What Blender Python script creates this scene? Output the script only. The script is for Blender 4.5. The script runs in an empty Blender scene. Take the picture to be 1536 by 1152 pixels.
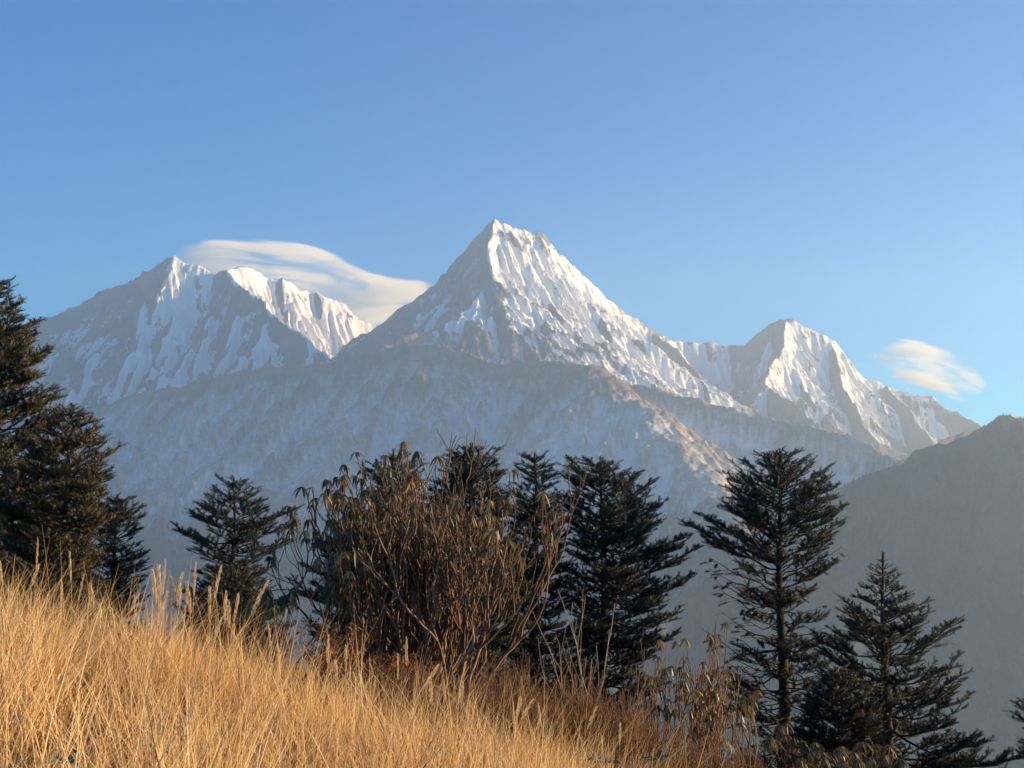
import bpy, bmesh, math, random
import numpy as np
from mathutils import Vector

R = math.radians
SC = bpy.context.scene
COL = SC.collection

# ------------------------------------------------------------------ camera, light, sky
FPX = 2230.0                      # focal length in photo pixels (photo 1536 x 1152)
PITCH = R(5.48)
cam_data = bpy.data.cameras.new('camera')
cam_data.sensor_width = 36.0
cam_data.lens = 36.0 * FPX / 1536.0
cam_data.clip_start = 0.1
cam_data.clip_end = 300000.0
cam = bpy.data.objects.new('camera', cam_data)
COL.objects.link(cam)
cam.location = (0, 0, 0)
cam.rotation_euler = (math.pi / 2 + PITCH, 0, 0)
SC.camera = cam

SUN_AZ, SUN_EL = R(82), R(13)    # to the right of the view direction, low
SUN_POWER = 5.0
SKY_STRENGTH = 0.10
EXPOSURE = 0.95
world = bpy.data.worlds.new('World')
SC.world = world
world.use_nodes = True
wn = world.node_tree
wn.nodes.clear()
sky = wn.nodes.new('ShaderNodeTexSky')
sky.sky_type = 'NISHITA'
sky.sun_disc = False
sky.sun_elevation = SUN_EL
sky.sun_rotation = SUN_AZ
sky.altitude = 3200
sky.air_density = 1.0
sky.dust_density = 1.0
sky.ozone_density = 1.0
bg = wn.nodes.new('ShaderNodeBackground')
bg.inputs['Strength'].default_value = SKY_STRENGTH
wo = wn.nodes.new('ShaderNodeOutputWorld')
hs = wn.nodes.new('ShaderNodeHueSaturation')
hs.inputs['Saturation'].default_value = 1.35
hs.inputs['Hue'].default_value = 0.5
wn.links.new(sky.outputs[0], hs.inputs['Color'])
tint = wn.nodes.new('ShaderNodeMix')          # clear, dry high-mountain air: a deeper blue
tint.data_type = 'RGBA'
tint.blend_type = 'MULTIPLY'
tint.inputs[0].default_value = 1.0
tint.inputs[7].default_value = (0.09, 0.73, 1.14, 1)
wn.links.new(hs.outputs[0], tint.inputs[6])
wn.links.new(tint.outputs[2], bg.inputs[0])
wn.links.new(bg.outputs[0], wo.inputs[0])

sun_vec = Vector((math.cos(SUN_EL) * math.sin(SUN_AZ), math.cos(SUN_EL) * math.cos(SUN_AZ), math.sin(SUN_EL)))
sd = bpy.data.lights.new('sun', 'SUN')
sd.energy = SUN_POWER
sd.angle = R(0.5)
sd.color = (1.0, 0.765, 0.44)
so = bpy.data.objects.new('sun', sd)
COL.objects.link(so)
so.rotation_euler = sun_vec.to_track_quat('Z', 'Y').to_euler()

SC.view_settings.view_transform = 'Standard'
SC.view_settings.look = 'None'
SC.view_settings.gamma = 1.0
SC.view_settings.use_curve_mapping = False
SC.view_settings.exposure = EXPOSURE
cy = SC.cycles
cy.use_denoising = True
cy.max_bounces = 6
cy.diffuse_bounces = 2
cy.glossy_bounces = 1
cy.transmission_bounces = 3
cy.transparent_max_bounces = 6
cy.volume_bounces = 4
cy.volume_max_steps = 512
cy.use_adaptive_sampling = True
cy.adaptive_threshold = 0.02

# ------------------------------------------------------------------ helpers
CP, SP = math.cos(PITCH), math.sin(PITCH)

def P(px, py, Y):
    """photo pixel + distance along the ground -> world point"""
    a = (px - 768.0) / FPX
    b = (576.0 - py) / FPX
    dy = CP - b * SP
    dz = SP + b * CP
    s = Y / dy
    return (a * s, Y, dz * s)

def lab(o, label=None, cat=None, group=None, kind=None):
    if label: o['label'] = label
    if cat: o['category'] = cat
    if group: o['group'] = group
    if kind: o['kind'] = kind
    return o

def empty(name, loc):
    o = bpy.data.objects.new(name, None)
    o.empty_display_size = 0.2
    COL.objects.link(o)
    o.location = loc
    return o

def mesh_obj(name, V, F, mat, parent=None, smooth=False, attrs=None, loc=None):
    """V (n,3); F: list of integer arrays (m,k)"""
    V = np.asarray(V, np.float32)
    me = bpy.data.meshes.new(name)
    me.vertices.add(len(V))
    me.vertices.foreach_set('co', V.ravel())
    F = [np.asarray(f, np.int32) for f in F if len(f)]
    nl = sum(f.size for f in F)
    npoly = sum(len(f) for f in F)
    me.loops.add(nl)
    me.polygons.add(npoly)
    me.loops.foreach_set('vertex_index', np.concatenate([f.ravel() for f in F]))
    starts, c = [], 0
    for f in F:
        starts.append(c + np.arange(len(f)) * f.shape[1])
        c += f.size
    me.polygons.foreach_set('loop_start', np.concatenate(starts).astype(np.int32))
    me.polygons.foreach_set('use_smooth', np.full(npoly, smooth))
    me.update(calc_edges=True)
    if attrs:
        for k, a in attrs.items():
            at = me.attributes.new(k, 'FLOAT', 'POINT')
            at.data.foreach_set('value', np.asarray(a, np.float32))
    me.materials.append(mat)
    o = bpy.data.objects.new(name, me)
    COL.objects.link(o)
    if loc is not None: o.location = loc
    if parent: o.parent = parent
    return o

class MB:
    """collects shapes for one mesh"""
    def __init__(s): s.v, s.t, s.q, s.a, s.n = [], [], [], [], 0
    def add(s, V, T=None, Q=None, tint=0.5):
        V = np.asarray(V, np.float32).reshape(-1, 3)
        s.v.append(V)
        if T is not None and len(T): s.t.append(np.asarray(T) + s.n)
        if Q is not None and len(Q): s.q.append(np.asarray(Q) + s.n)
        s.a.append(np.broadcast_to(np.asarray(tint, np.float32), (len(V),)))
        s.n += len(V)
    def build(s, name, mat, parent=None, smooth=False, loc=None):
        F = []
        if s.t: F.append(np.concatenate(s.t))
        if s.q: F.append(np.concatenate(s.q))
        return mesh_obj(name, np.concatenate(s.v), F, mat, parent, smooth, {'tint': np.concatenate(s.a)}, loc)

def nrm(a):
    return a / np.maximum(np.linalg.norm(a, axis=-1, keepdims=True), 1e-9)

def tubes(mb, pts, rad, sides=5, tint=0.5):
    """pts (N,K,3), rad (N,K) -> tapered tubes"""
    pts = np.asarray(pts, np.float64); rad = np.asarray(rad, np.float64)
    N, K = rad.shape
    d = np.zeros_like(pts)
    d[:, 1:-1] = pts[:, 2:] - pts[:, :-2]
    d[:, 0] = pts[:, 1] - pts[:, 0]
    d[:, -1] = pts[:, -1] - pts[:, -2]
    d = nrm(d)
    ref = np.where(np.abs(d[:, :1, 2:3]) > 0.8, np.array([1.0, 0.13, 0]), np.array([0, 0, 1.0]))
    u = nrm(np.cross(d, np.broadcast_to(ref, d.shape)))
    w = np.cross(d, u)
    ang = np.arange(sides) * 2 * math.pi / sides
    ring = u[:, :, None, :] * np.cos(ang)[None, None, :, None] + w[:, :, None, :] * np.sin(ang)[None, None, :, None]
    V = pts[:, :, None, :] + ring * rad[:, :, None, None]
    idx = np.arange(N * K * sides).reshape(N, K, sides)
    a = idx[:, :-1, :]; b = np.roll(a, -1, 2)
    c = idx[:, 1:, :]; e = np.roll(c, -1, 2)
    Q = np.stack([a, b, e, c], -1).reshape(-1, 4)
    t = np.broadcast_to(np.asarray(tint, np.float32).reshape(-1, 1, 1) if np.ndim(tint) else np.float32(tint), (N, K, sides)).reshape(-1)
    mb.add(V.reshape(-1, 3), None, Q, t)

# ---- noise
def _hash(ix, iy, seed):
    h = (ix.astype(np.int64) * 374761393 + iy.astype(np.int64) * 668265263 + seed * 1442695041) & 0xffffffff
    h = ((h ^ (h >> 13)) * 1274126177) & 0xffffffff
    h = h ^ (h >> 16)
    return (h & 0xffffff) / float(0x1000000)

def perlin(x, y, seed=0):
    x0 = np.floor(x); y0 = np.floor(y)
    fx = x - x0; fy = y - y0
    def g(ix, iy, dx, dy):
        a = _hash(ix, iy, seed) * 2 * math.pi
        return np.cos(a) * dx + np.sin(a) * dy
    u = fx * fx * fx * (fx * (fx * 6 - 15) + 10); v = fy * fy * fy * (fy * (fy * 6 - 15) + 10)
    n00 = g(x0, y0, fx, fy); n10 = g(x0 + 1, y0, fx - 1, fy)
    n01 = g(x0, y0 + 1, fx, fy - 1); n11 = g(x0 + 1, y0 + 1, fx - 1, fy - 1)
    return ((n00 * (1 - u) + n10 * u) * (1 - v) + (n01 * (1 - u) + n11 * u) * v) * 1.5

def fbm(x, y, wl, octv=5, seed=0, gain=0.5):
    o = np.zeros_like(x); a = 1.0; s = 0.0
    for k in range(octv):
        o += a * perlin(x / wl + 17.3 * k, y / wl - 9.1 * k, seed + k)
        s += a; a *= gain; wl *= 0.5
    return o / s * 1.6

def rfbm(x, y, wl, octv=5, seed=0):
    o = np.zeros_like(x); a = 1.0; s = 0.0; p = 1.0
    for k in range(octv):
        ca, sa = math.cos(0.7 * k), math.sin(0.7 * k)
        v = (1 - np.minimum(1, 1.9 * np.abs(perlin((x * ca - y * sa) / wl + 31.7 * k, (x * sa + y * ca) / wl + 5.3 * k, seed + k)))) ** 1.6
        o += a * v * p; s += a; p = 0.35 + 0.65 * v; a *= 0.5; wl *= 0.5
    return o / s

def sstep(a, b, x):
    t = np.clip((x - a) / (b - a), 0, 1)
    return t * t * (3 - 2 * t)

def gully(X, Y, gx, gy, wl, seed):
    """stripes that run down the slope"""
    cell = wl * 2.3
    m = np.sqrt(gx * gx + gy * gy) + 1e-6
    px_, py_ = -gy / m, gx / m
    qx, qy = X / cell, Y / cell
    ix, iy = np.floor(qx), np.floor(qy)
    num = np.zeros_like(X); num2 = np.zeros_like(X); den = np.zeros_like(X)
    f = 2 * math.pi * cell / wl
    for i in (-1, 0, 1, 2):
        for j in (-1, 0, 1, 2):
            cx, cyy = ix + i, iy + j
            jx = _hash(cx, cyy, seed) - 0.5; jy = _hash(cx, cyy, seed + 7) - 0.5
            vx = qx - (cx + jx * 0.8); vy = qy - (cyy + jy * 0.8)
            al = vx * py_ - vy * px_; ac = vx * px_ + vy * py_
            w = np.exp(-1.5 * al * al - 3.4 * ac * ac)
            ph = (vx * px_ + vy * py_) * f + 6.283 * _hash(cx, cyy, seed + 13)
            num += w * np.cos(ph); num2 += w * np.sin(ph); den += w
    c = num / den; s = num2 / den
    mag = np.sqrt(c * c + s * s) + 1e-4
    k = np.minimum(1, mag * 2.2) / mag
    return c * k

def ridge_field(X, Y, ridges, soft=30.0):
    """height = the best of all ridge lines minus a drop that grows with the distance"""
    H = None; D = np.full(X.shape, 1e9)
    for rd in ridges:
        pts = np.array(rd['p'], float)
        Hr = np.full(X.shape, -1e5)
        for a, b in zip(pts[:-1], pts[1:]):
            dx, dy = b[0] - a[0], b[1] - a[1]
            L2 = dx * dx + dy * dy + 1e-6
            t = np.clip(((X - a[0]) * dx + (Y - a[1]) * dy) / L2, 0, 1)
            ex = X - (a[0] + t * dx); ey = Y - (a[1] + t * dy)
            d = np.sqrt(ex * ex + ey * ey)
            s0, D0, s1 = rd['s'][:3]
            if len(rd['s']) > 3: d = np.sqrt(d * d + rd['s'][3] ** 2) - rd['s'][3]
            h = a[2] + t * (b[2] - a[2]) - (s0 * D0 * (1 - np.exp(-d / D0)) + s1 * d)
            Hr = np.maximum(Hr, h); D = np.minimum(D, d)
        if H is None: H = Hr
        else:
            df = np.abs(H - Hr)
            H = np.maximum(H, Hr) + soft * np.exp(-df / soft) * 0.6
    return H, D

def blur(A, r, passes=2):
    for _ in range(passes):
        for ax in (0, 1):
            p = np.concatenate([np.repeat(A.take([0], ax), r + 1, ax), A, np.repeat(A.take([-1], ax), r, ax)], ax)
            c = np.cumsum(p, ax)
            n = A.shape[ax]
            A = (np.take(c, np.arange(2 * r + 1, 2 * r + 1 + n), ax) - np.take(c, np.arange(0, n), ax)) / (2 * r + 1)
    return A

def erode(H, cell, guard, rounds, n, steps, seed):
    """rain drops run down the slopes, cut gullies and drop what they carry"""
    r = np.random.default_rng(seed)
    h = H / cell
    hmin, hmax = h - 7.0, h + 1.2
    ny, nx = h.shape
    flow = np.zeros(h.size)
    for _ in range(rounds):
        px_ = r.uniform(1, nx - 3, n); py_ = r.uniform(1, ny - 3, n)
        dx = np.zeros(n); dy = np.zeros(n); sp = np.ones(n); wat = np.ones(n); sed = np.zeros(n)
        alive = np.ones(n, bool)
        for st in range(steps):
            ix = px_.astype(int); iy = py_.astype(int)
            u = px_ - ix; v = py_ - iy
            k = iy * nx + ix
            hf = h.ravel()
            a, b, c, d = hf[k], hf[k + 1], hf[k + nx], hf[k + nx + 1]
            gx = (b - a) * (1 - v) + (d - c) * v; gy = (c - a) * (1 - u) + (d - b) * u
            h0 = a * (1 - u) * (1 - v) + b * u * (1 - v) + c * (1 - u) * v + d * u * v
            dx = dx * 0.08 - gx * 0.92; dy = dy * 0.08 - gy * 0.92
            m = np.sqrt(dx * dx + dy * dy) + 1e-9
            dx /= m; dy /= m
            nx_, ny_ = px_ + dx, py_ + dy
            ok = alive & (nx_ > 1) & (nx_ < nx - 3) & (ny_ > 1) & (ny_ < ny - 3)
            nx_ = np.where(ok, nx_, px_); ny_ = np.where(ok, ny_, py_)
            jx = nx_.astype(int); jy = ny_.astype(int); uu = nx_ - jx; vv = ny_ - jy; q = jy * nx + jx
            h1 = hf[q] * (1 - uu) * (1 - vv) + hf[q + 1] * uu * (1 - vv) + hf[q + nx] * (1 - uu) * vv + hf[q + nx + 1] * uu * vv
            dh = h1 - h0
            cap = np.maximum(-dh, 0.01) * sp * wat * 5.0
            up = dh > 0
            dep = np.where(up, np.minimum(dh, sed), np.where(sed > cap, (sed - cap) * 0.25, 0.0))
            ero = np.where(~up & (sed <= cap), np.minimum((cap - sed) * 0.25, -dh), 0.0)
            ch = np.where(ok, dep - ero, 0.0)
            sed = np.clip(sed - ch, 0, 4.0)
            w00, w10, w01, w11 = (1 - u) * (1 - v), u * (1 - v), (1 - u) * v, u * v
            dH = np.bincount(np.concatenate([k, k + 1, k + nx, k + nx + 1]), np.concatenate([ch * w00, ch * w10, ch * w01, ch * w11]), h.size)
            flow += np.bincount(k, np.where(ok, wat, 0), h.size)
            D2 = dH.reshape(h.shape)
            D2 = 0.5 * D2 + 0.125 * (np.roll(D2, 1, 0) + np.roll(D2, -1, 0) + np.roll(D2, 1, 1) + np.roll(D2, -1, 1))
            h = np.clip(h + np.clip(D2, -0.12, 0.06) * guard, hmin, hmax)
            sp = np.sqrt(np.maximum(0, sp * sp - dh * 3.0)); sp = np.minimum(sp, 6)
            wat *= 0.985
            px_, py_ = nx_, ny_; alive = ok
    return h * cell, flow.reshape(h.shape)

def upsample(A, ys, xs, ysc, xsc):
    fy = np.clip((ys - ysc[0]) / (ysc[1] - ysc[0]), 0, len(ysc) - 1.001); fx = np.clip((xs - xsc[0]) / (xsc[1] - xsc[0]), 0, len(xsc) - 1.001)
    iy = fy.astype(int); ix = fx.astype(int); v = (fy - iy)[:, None]; u = (fx - ix)[None]
    a = A[np.ix_(iy, ix)]; b = A[np.ix_(iy, ix + 1)]; c = A[np.ix_(iy + 1, ix)]; d = A[np.ix_(iy + 1, ix + 1)]
    return (a * (1 - u) + b * u) * (1 - v) + (c * (1 - u) + d * u) * v

def terrain(name, x0, x1, y0, y1, dx, dy, ridges, mat, octs, seed, amp=0.11, rough=0.02, warp=90.0, snowfn=None,
            floor=-1360.0, soft=30.0, label=None, cat=None, jag=14.0, rain=12, cc=15.0):
    # coarse grid: ridges, crags, running water
    xc = np.arange(x0, x1 + cc, cc, dtype=float); yc = np.arange(y0, y1 + cc, cc, dtype=float)
    X, Y = np.meshgrid(xc, yc)
    wx = warp * fbm(X, Y, warp * 9, 4, seed + 50); wy = warp * fbm(X, Y, warp * 9, 4, seed + 90)
    H, D = ridge_field(X + wx, Y + wy, ridges, soft)
    H = H + rough * 5200 * (0.6 * rfbm(X, Y, 1150, 5, seed + 61) + 0.4 * rfbm(X + 300, Y, 2300, 3, seed + 66) - 0.42) * np.clip(D / 420, 0.03, 1)
    H = H + rough * 600 * fbm(X, Y, 260, 4, seed + 3, 0.55) * np.clip(D / 150, 0.12, 1)
    H = np.maximum(H, floor + 20 * fbm(X, Y, 400, 3, seed + 5))
    flow = np.zeros_like(H)
    if rain:
        H, flow = erode(H, cc, np.clip(D / 120, 0.0, 1), rain, 13000, 90, seed)
    # fine grid
    xs = np.arange(x0, x1 + dx, dx, dtype=float); ys = np.arange(y0, y1 + dy, dy, dtype=float)
    H = upsample(H, ys, xs, yc, xc); D = upsample(D, ys, xs, yc, xc); fl = upsample(blur(np.log1p(flow), 1, 1), ys, xs, yc, xc)
    X, Y = np.meshgrid(xs, ys)
    G = np.zeros_like(H)
    am = 0.35 + 1.1 * sstep(-0.5, 0.6, fbm(X, Y, 1300, 3, seed + 70))
    for k, wl in enumerate(octs):
        gy_, gx_ = np.gradient(blur(H, 2, 1), dy, dx)
        sl = np.sqrt(gx_ ** 2 + gy_ ** 2)
        v = gully(X, Y, gx_, gy_, wl, seed + 31 * k)
        fade = np.clip(D / (wl * 0.9), 0.10, 1.0)
        H = H + amp * wl * np.minimum(sl, 1.3) * v * fade * am
        G = G + v * fade * (0.75 ** k)
    H = H + jag * fbm(X, Y, 150, 5, seed + 8, 0.6)
    Hb = blur(H, 4, 2)
    gy_, gx_ = np.gradient(Hb, dy, dx)
    sl = np.sqrt(gx_ ** 2 + gy_ ** 2)
    at = {'snow': np.zeros(X.size)}
    cv = np.clip((blur(Hb, 8, 2) - Hb) / 14.0, -1.5, 1.5) + 0.5 * np.clip((blur(H, 3, 2) - blur(H, 1, 1)) / 4.0, -1.5, 1.5)          # hollow > 0, rib < 0
    if snowfn: at['snow'] = snowfn(X, Y, H, D, sl, gx_, gy_, G, cv, fl).ravel()
    ny, nx = X.shape
    V = np.stack([X, Y, H], -1).reshape(-1, 3)
    idx = np.arange(nx * ny).reshape(ny, nx)
    Q = np.stack([idx[:-1, :-1], idx[:-1, 1:], idx[1:, 1:], idx[1:, :-1]], -1).reshape(-1, 4)
    o = mesh_obj(name, V, [Q], mat, None, True, at)
    lab(o, label, cat, None, 'structure')
    return o, (xs, ys, H)

# ---- materials
class NT:
    def __init__(s, name):
        s.m = bpy.data.materials.new(name); s.m.use_nodes = True
        s.t = s.m.node_tree; s.t.nodes.clear()
        s.out = s.n('ShaderNodeOutputMaterial')
    def n(s, typ, ins=None, **kw):
        nd = s.t.nodes.new(typ)
        for k, v in kw.items(): setattr(nd, k, v)
        if ins:
            for k, v in ins.items():
                if isinstance(v, bpy.types.NodeSocket): s.t.links.new(v, nd.inputs[k])
                else: nd.inputs[k].default_value = v
        return nd
    def math(s, op, a, b=0.0, clamp=False, c=None):
        d = {0: a, 1: b}
        if c is not None: d[2] = c
        return s.n('ShaderNodeMath', d, operation=op, use_clamp=clamp).outputs[0]
    def mix(s, f, a, b):
        nd = s.n('ShaderNodeMix', data_type='RGBA')
        for sock, v in ((nd.inputs[0], f), (nd.inputs[6], a), (nd.inputs[7], b)):
            if isinstance(v, bpy.types.NodeSocket): s.t.links.new(v, sock)
            else: sock.default_value = v if not isinstance(v, tuple) or len(v) == 4 else (*v, 1)
        return nd.outputs[2]
    def noise(s, vec, scale, detail=5, rough=0.55):
        return s.n('ShaderNodeTexNoise', {'Vector': vec, 'Scale': scale, 'Detail': detail, 'Roughness': rough}).outputs[0]
    def ramp(s, f, stops):
        nd = s.n('ShaderNodeValToRGB', {0: f})
        el = nd.color_ramp.elements
        while len(el) < len(stops): el.new(0.5)
        for e, (p, c) in zip(el, stops): e.position = p; e.color = (*c, 1)
        return nd.outputs[0]
    def mrange(s, v, a, b, c=0.0, d=1.0):
        return s.n('ShaderNodeMapRange', {0: v, 1: a, 2: b, 3: c, 4: d}, interpolation_type='SMOOTHSTEP').outputs[0]
    def attr(s, name):
        return s.n('ShaderNodeAttribute', attribute_name=name).outputs['Fac']
    def link(s, a, b): s.t.links.new(a, b)

def C(*c): return (*c, 1)

def mountain_mat(name, rock_a, rock_b, snow_c, edge=0.42, band=(0.40, 0.62), low_c=None, low_z=(0, 0), low_mix=1.0, ledge=0.0):
    n = NT(name)
    geo = n.n('ShaderNodeNewGeometry')
    pos = geo.outputs['Position']
    big = n.noise(pos, 1 / 420.0, 6, 0.6)
    mid = n.noise(pos, 1 / 90.0, 6, 0.65)
    st = n.n('ShaderNodeMapping', {'Vector': pos, 'Scale': (1 / 260.0, 1 / 260.0, 1 / 55.0), 'Rotation': (0.18, 0.25, 0)})
    strata = n.noise(st.outputs[0], 1.0, 5, 0.6)
    rock = n.mix(n.mrange(n.math('ADD', n.math('MULTIPLY', strata, 0.6), n.math('MULTIPLY', big, 0.4)), 0.35, 0.65), C(*rock_a), C(*rock_b))
    rock = n.mix(n.mrange(mid, 0.35, 0.7, 0.0, 0.45), rock, C(*[c * 0.55 for c in rock_a]))
    if low_c:
        sep = n.n('ShaderNodeSeparateXYZ', {0: pos})
        zz = n.math('ADD', sep.outputs[2], n.math('MULTIPLY', n.math('SUBTRACT', big, 0.5), 900))
        lowm = n.mrange(zz, low_z[0], low_z[1], low_mix, 0.0)
        fine = n.noise(pos, 1 / 45.0, 5, 0.7)
        lowcol = n.mix(n.mrange(fine, 0.35, 0.65), C(*[c * 0.6 for c in low_c]), C(*[c * 1.4 for c in low_c]))
        rock = n.mix(lowm, rock, lowcol)
    sn = n.attr('snow')
    f1 = n.noise(pos, 1 / 60.0, 7, 0.7)
    f2 = n.noise(pos, 1 / 22.0, 4, 0.6)
    s = n.math('ADD', sn, n.math('MULTIPLY', n.math('SUBTRACT', f1, 0.5), edge * 2))
    s = n.math('ADD', s, n.math('MULTIPLY', n.math('SUBTRACT', f2, 0.5), edge))
    if ledge:
        lm = n.n('ShaderNodeMapping', {'Vector': pos, 'Scale': (1 / 170.0, 1 / 170.0, 1 / 24.0), 'Rotation': (0.1, -0.35, 0)})
        ln = n.noise(lm.outputs[0], 1.0, 6, 0.65)
        lm2 = n.n('ShaderNodeMapping', {'Vector': pos, 'Scale': (1 / 30.0, 1 / 30.0, 1 / 160.0), 'Rotation': (0.0, 0.3, 0)})
        ln2 = n.noise(lm2.outputs[0], 1.0, 5, 0.6)
        s = n.math('ADD', s, n.math('MULTIPLY', n.math('SUBTRACT', n.math('ADD', ln, ln2), 1.0), ledge * 1.5))
    mask = n.mrange(s, band[0], band[1])
    snowc = n.mix(n.mrange(big, 0.3, 0.7), C(*snow_c), C(*[c * 0.93 for c in snow_c]))
    col = n.mix(mask, rock, snowc)
    bump = n.n('ShaderNodeBump', {'Height': n.math('ADD', n.math('MULTIPLY', mid, 1.0), n.math('MULTIPLY', f2, 0.35)), 'Strength': 1.0, 'Distance': 26.0})
    b = n.n('ShaderNodeBsdfPrincipled', {'Base Color': col, 'Roughness': 0.85, 'Normal': bump.outputs[0]})
    b.inputs['Specular IOR Level'].default_value = 0.15
    n.link(b.outputs[0], n.out.inputs[0])
    return n.m

def tint_mat(name, stops, rough=0.6, transl=0.0, spec=0.3, noise_scale=None):
    n = NT(name)
    t = n.attr('tint')
    if noise_scale:
        tc = n.n('ShaderNodeTexCoord')
        t = n.math('ADD', t, n.math('MULTIPLY', n.math('SUBTRACT', n.noise(tc.outputs['Object'], noise_scale, 4, 0.6), 0.5), 0.7), True)
    col = n.ramp(t, stops)
    b = n.n('ShaderNodeBsdfPrincipled', {'Base Color': col, 'Roughness': rough})
    b.inputs['Specular IOR Level'].default_value = spec
    sh = b.outputs[0]
    if transl > 0:
        tr = n.n('ShaderNodeBsdfTranslucent', {'Color': col})
        sh = n.n('ShaderNodeMixShader', {0: transl, 1: sh, 2: tr.outputs[0]}).outputs[0]
    n.link(sh, n.out.inputs[0])
    return n.m

# ------------------------------------------------------------------ the mountains
def rg(pts, s, scale_y=1000.0):
    return {'p': [P(a, b, c * scale_y) for a, b, c in pts], 's': s}

SNOW = (0.86, 0.87, 0.90)
mat_peak = mountain_mat('rock_and_snow', (0.12, 0.097, 0.078), (0.20, 0.165, 0.135), SNOW, 0.36, ledge=.26)
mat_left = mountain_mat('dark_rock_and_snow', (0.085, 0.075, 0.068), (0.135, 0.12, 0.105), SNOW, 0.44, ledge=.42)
mat_ridge = mountain_mat('dusted_grass_slope', (0.19, 0.13, 0.08), (0.29, 0.20, 0.125), SNOW, 0.30, ledge=.20, band=(0.15, 1.0),
                         low_c=(0.055, 0.06, 0.04), low_z=(-500, 350))
mat_hill = mountain_mat('forest_hill', (0.05, 0.045, 0.032), (0.075, 0.065, 0.045), SNOW, 0.3,
                        low_c=(0.030, 0.034, 0.022), low_z=(600, 1100), low_mix=0.8)

# central pyramid and the ridge on to the right-hand peak
def blob(X, H, px, py, Yk, rx, rz, rot=0.0):
    cx, cyy, cz = P(px, py, Yk * 1000)
    dx_, dz_ = X - cx, H - cz
    a = dx_ * math.cos(rot) + dz_ * math.sin(rot); b = -dx_ * math.sin(rot) + dz_ * math.cos(rot)
    return np.exp(-(a / rx) ** 2 - (b / rz) ** 2)

def snow_peak(X, Y, H, D, sl, gx, gy, G, cv, fl):
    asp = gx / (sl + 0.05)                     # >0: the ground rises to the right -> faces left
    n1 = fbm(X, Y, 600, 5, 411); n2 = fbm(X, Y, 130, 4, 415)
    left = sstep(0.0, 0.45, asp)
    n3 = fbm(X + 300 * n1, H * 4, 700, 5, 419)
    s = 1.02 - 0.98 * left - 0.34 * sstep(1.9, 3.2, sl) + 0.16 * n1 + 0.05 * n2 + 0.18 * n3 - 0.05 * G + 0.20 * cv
    s += 0.55 * blob(X, H, 668, 418, 18.3, 420, 90, 0.9) + 0.35 * blob(X, H, 640, 445, 18.2, 250, 60, .2) + 0.5 * blob(X, H, 680, 497, 17.5, 300, 60, .35)
    s -= 0.48 * blob(X, H, 772, 366, 18.6, 230, 70, -.4) + 0.45 * blob(X, H, 752, 450, 17.6, 120, 260, 0)
    s -= 0.50 * sstep(1750, 900, H)
    bx, by, bz = P(690, 520, 17000)            # bare brown rock low on the middle buttress
    s -= 0.75 * np.exp(-(((X - bx) / 1150) ** 2)) * sstep(2400, 2050, H)
    return s

s_pk = (0.95, 1100, 0.62)
s_sp = (0.95, 450, 0.62)
s_cr = (1.5, 180, 0.75)
M1 = [
    rg([(470, 575, 18.5), (505, 532, 19.0), (540, 503, 19.25), (568, 488, 19.35), (600, 464, 19.25), (632, 440, 19.1), (660, 415, 19.0), (693, 388, 18.85),
        (712, 354, 18.7), (728, 336, 18.55), (741, 327, 18.5), (752, 334, 18.57), (761, 332, 18.62), (775, 340, 18.7), (786, 340, 18.77), (797, 347, 18.83), (806, 345, 18.9), (815, 352, 18.97), (822, 364, 19.03), (829, 372, 19.1), (870, 408, 19.5), (920, 452, 20.0),
        (975, 492, 20.5), (1012, 511, 20.7), (1045, 513, 20.8), (1070, 511, 20.8), (1090, 516, 20.8), (1122, 515, 20.7), (1138, 497, 20.6), (1160, 484, 20.5), (1180, 476, 20.5),
        (1200, 483, 20.5), (1216, 494, 20.55), (1232, 499, 20.6), (1250, 510, 20.6), (1276, 547, 20.7), (1300, 566, 20.7), (1325, 573, 20.7), (1345, 584, 20.7),
        (1400, 600, 20.6), (1440, 618, 20.4), (1470, 636, 20.2), (1530, 690, 19.8), (1600, 740, 19.4)], s_pk),
    rg([(738, 330, 18.45), (733, 365, 18.1), (737, 410, 17.75), (742, 450, 17.45), (760, 470, 17.2), (775, 505, 16.8), (805, 550, 16.3), (840, 610, 15.7)], s_sp),
    rg([(790, 420, 18.45), (815, 452, 18.1), (845, 494, 17.6), (880, 537, 17.1), (930, 610, 16.3)], s_sp),
    rg([(975, 494, 20.4), (1005, 515, 19.9), (1036, 546, 19.2), (1075, 590, 18.4), (1130, 650, 17.4)], s_sp),
    rg([(1180, 478, 20.4), (1172, 520, 19.8), (1150, 560, 19.1), (1130, 610, 18.4), (1120, 660, 17.7)], s_sp),
    rg([(1150, 577, 18.9), (1190, 605, 18.2), (1230, 642, 17.4), (1280, 700, 16.5)], s_sp),
    rg([(1245, 512, 20.5), (1262, 570, 19.7), (1300, 640, 18.7), (1330, 700, 17.9)], s_sp),
    rg([(1330, 577, 20.6), (1370, 620, 19.8), (1400, 665, 19.1), (1420, 720, 18.3)], s_sp),
    rg([(705, 494, 17.3), (660, 497, 17.0), (630, 498, 16.85), (610, 503, 16.7), (585, 515, 16.6), (560, 530, 16.4)], s_cr),
    rg([(630, 498, 16.85), (622, 520, 16.5), (600, 545, 16.2)], s_cr),
    rg([(762, 469, 17.1), (768, 490, 16.9), (770, 520, 16.5), (768, 560, 16.1)], s_cr),
    rg([(762, 469, 17.1), (800, 495, 16.9), (840, 520, 16.7), (880, 545, 16.5)], s_cr),
    rg([(690, 500, 17.2), (720, 530, 16.7), (735, 555, 16.4)], s_cr),
]
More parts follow.
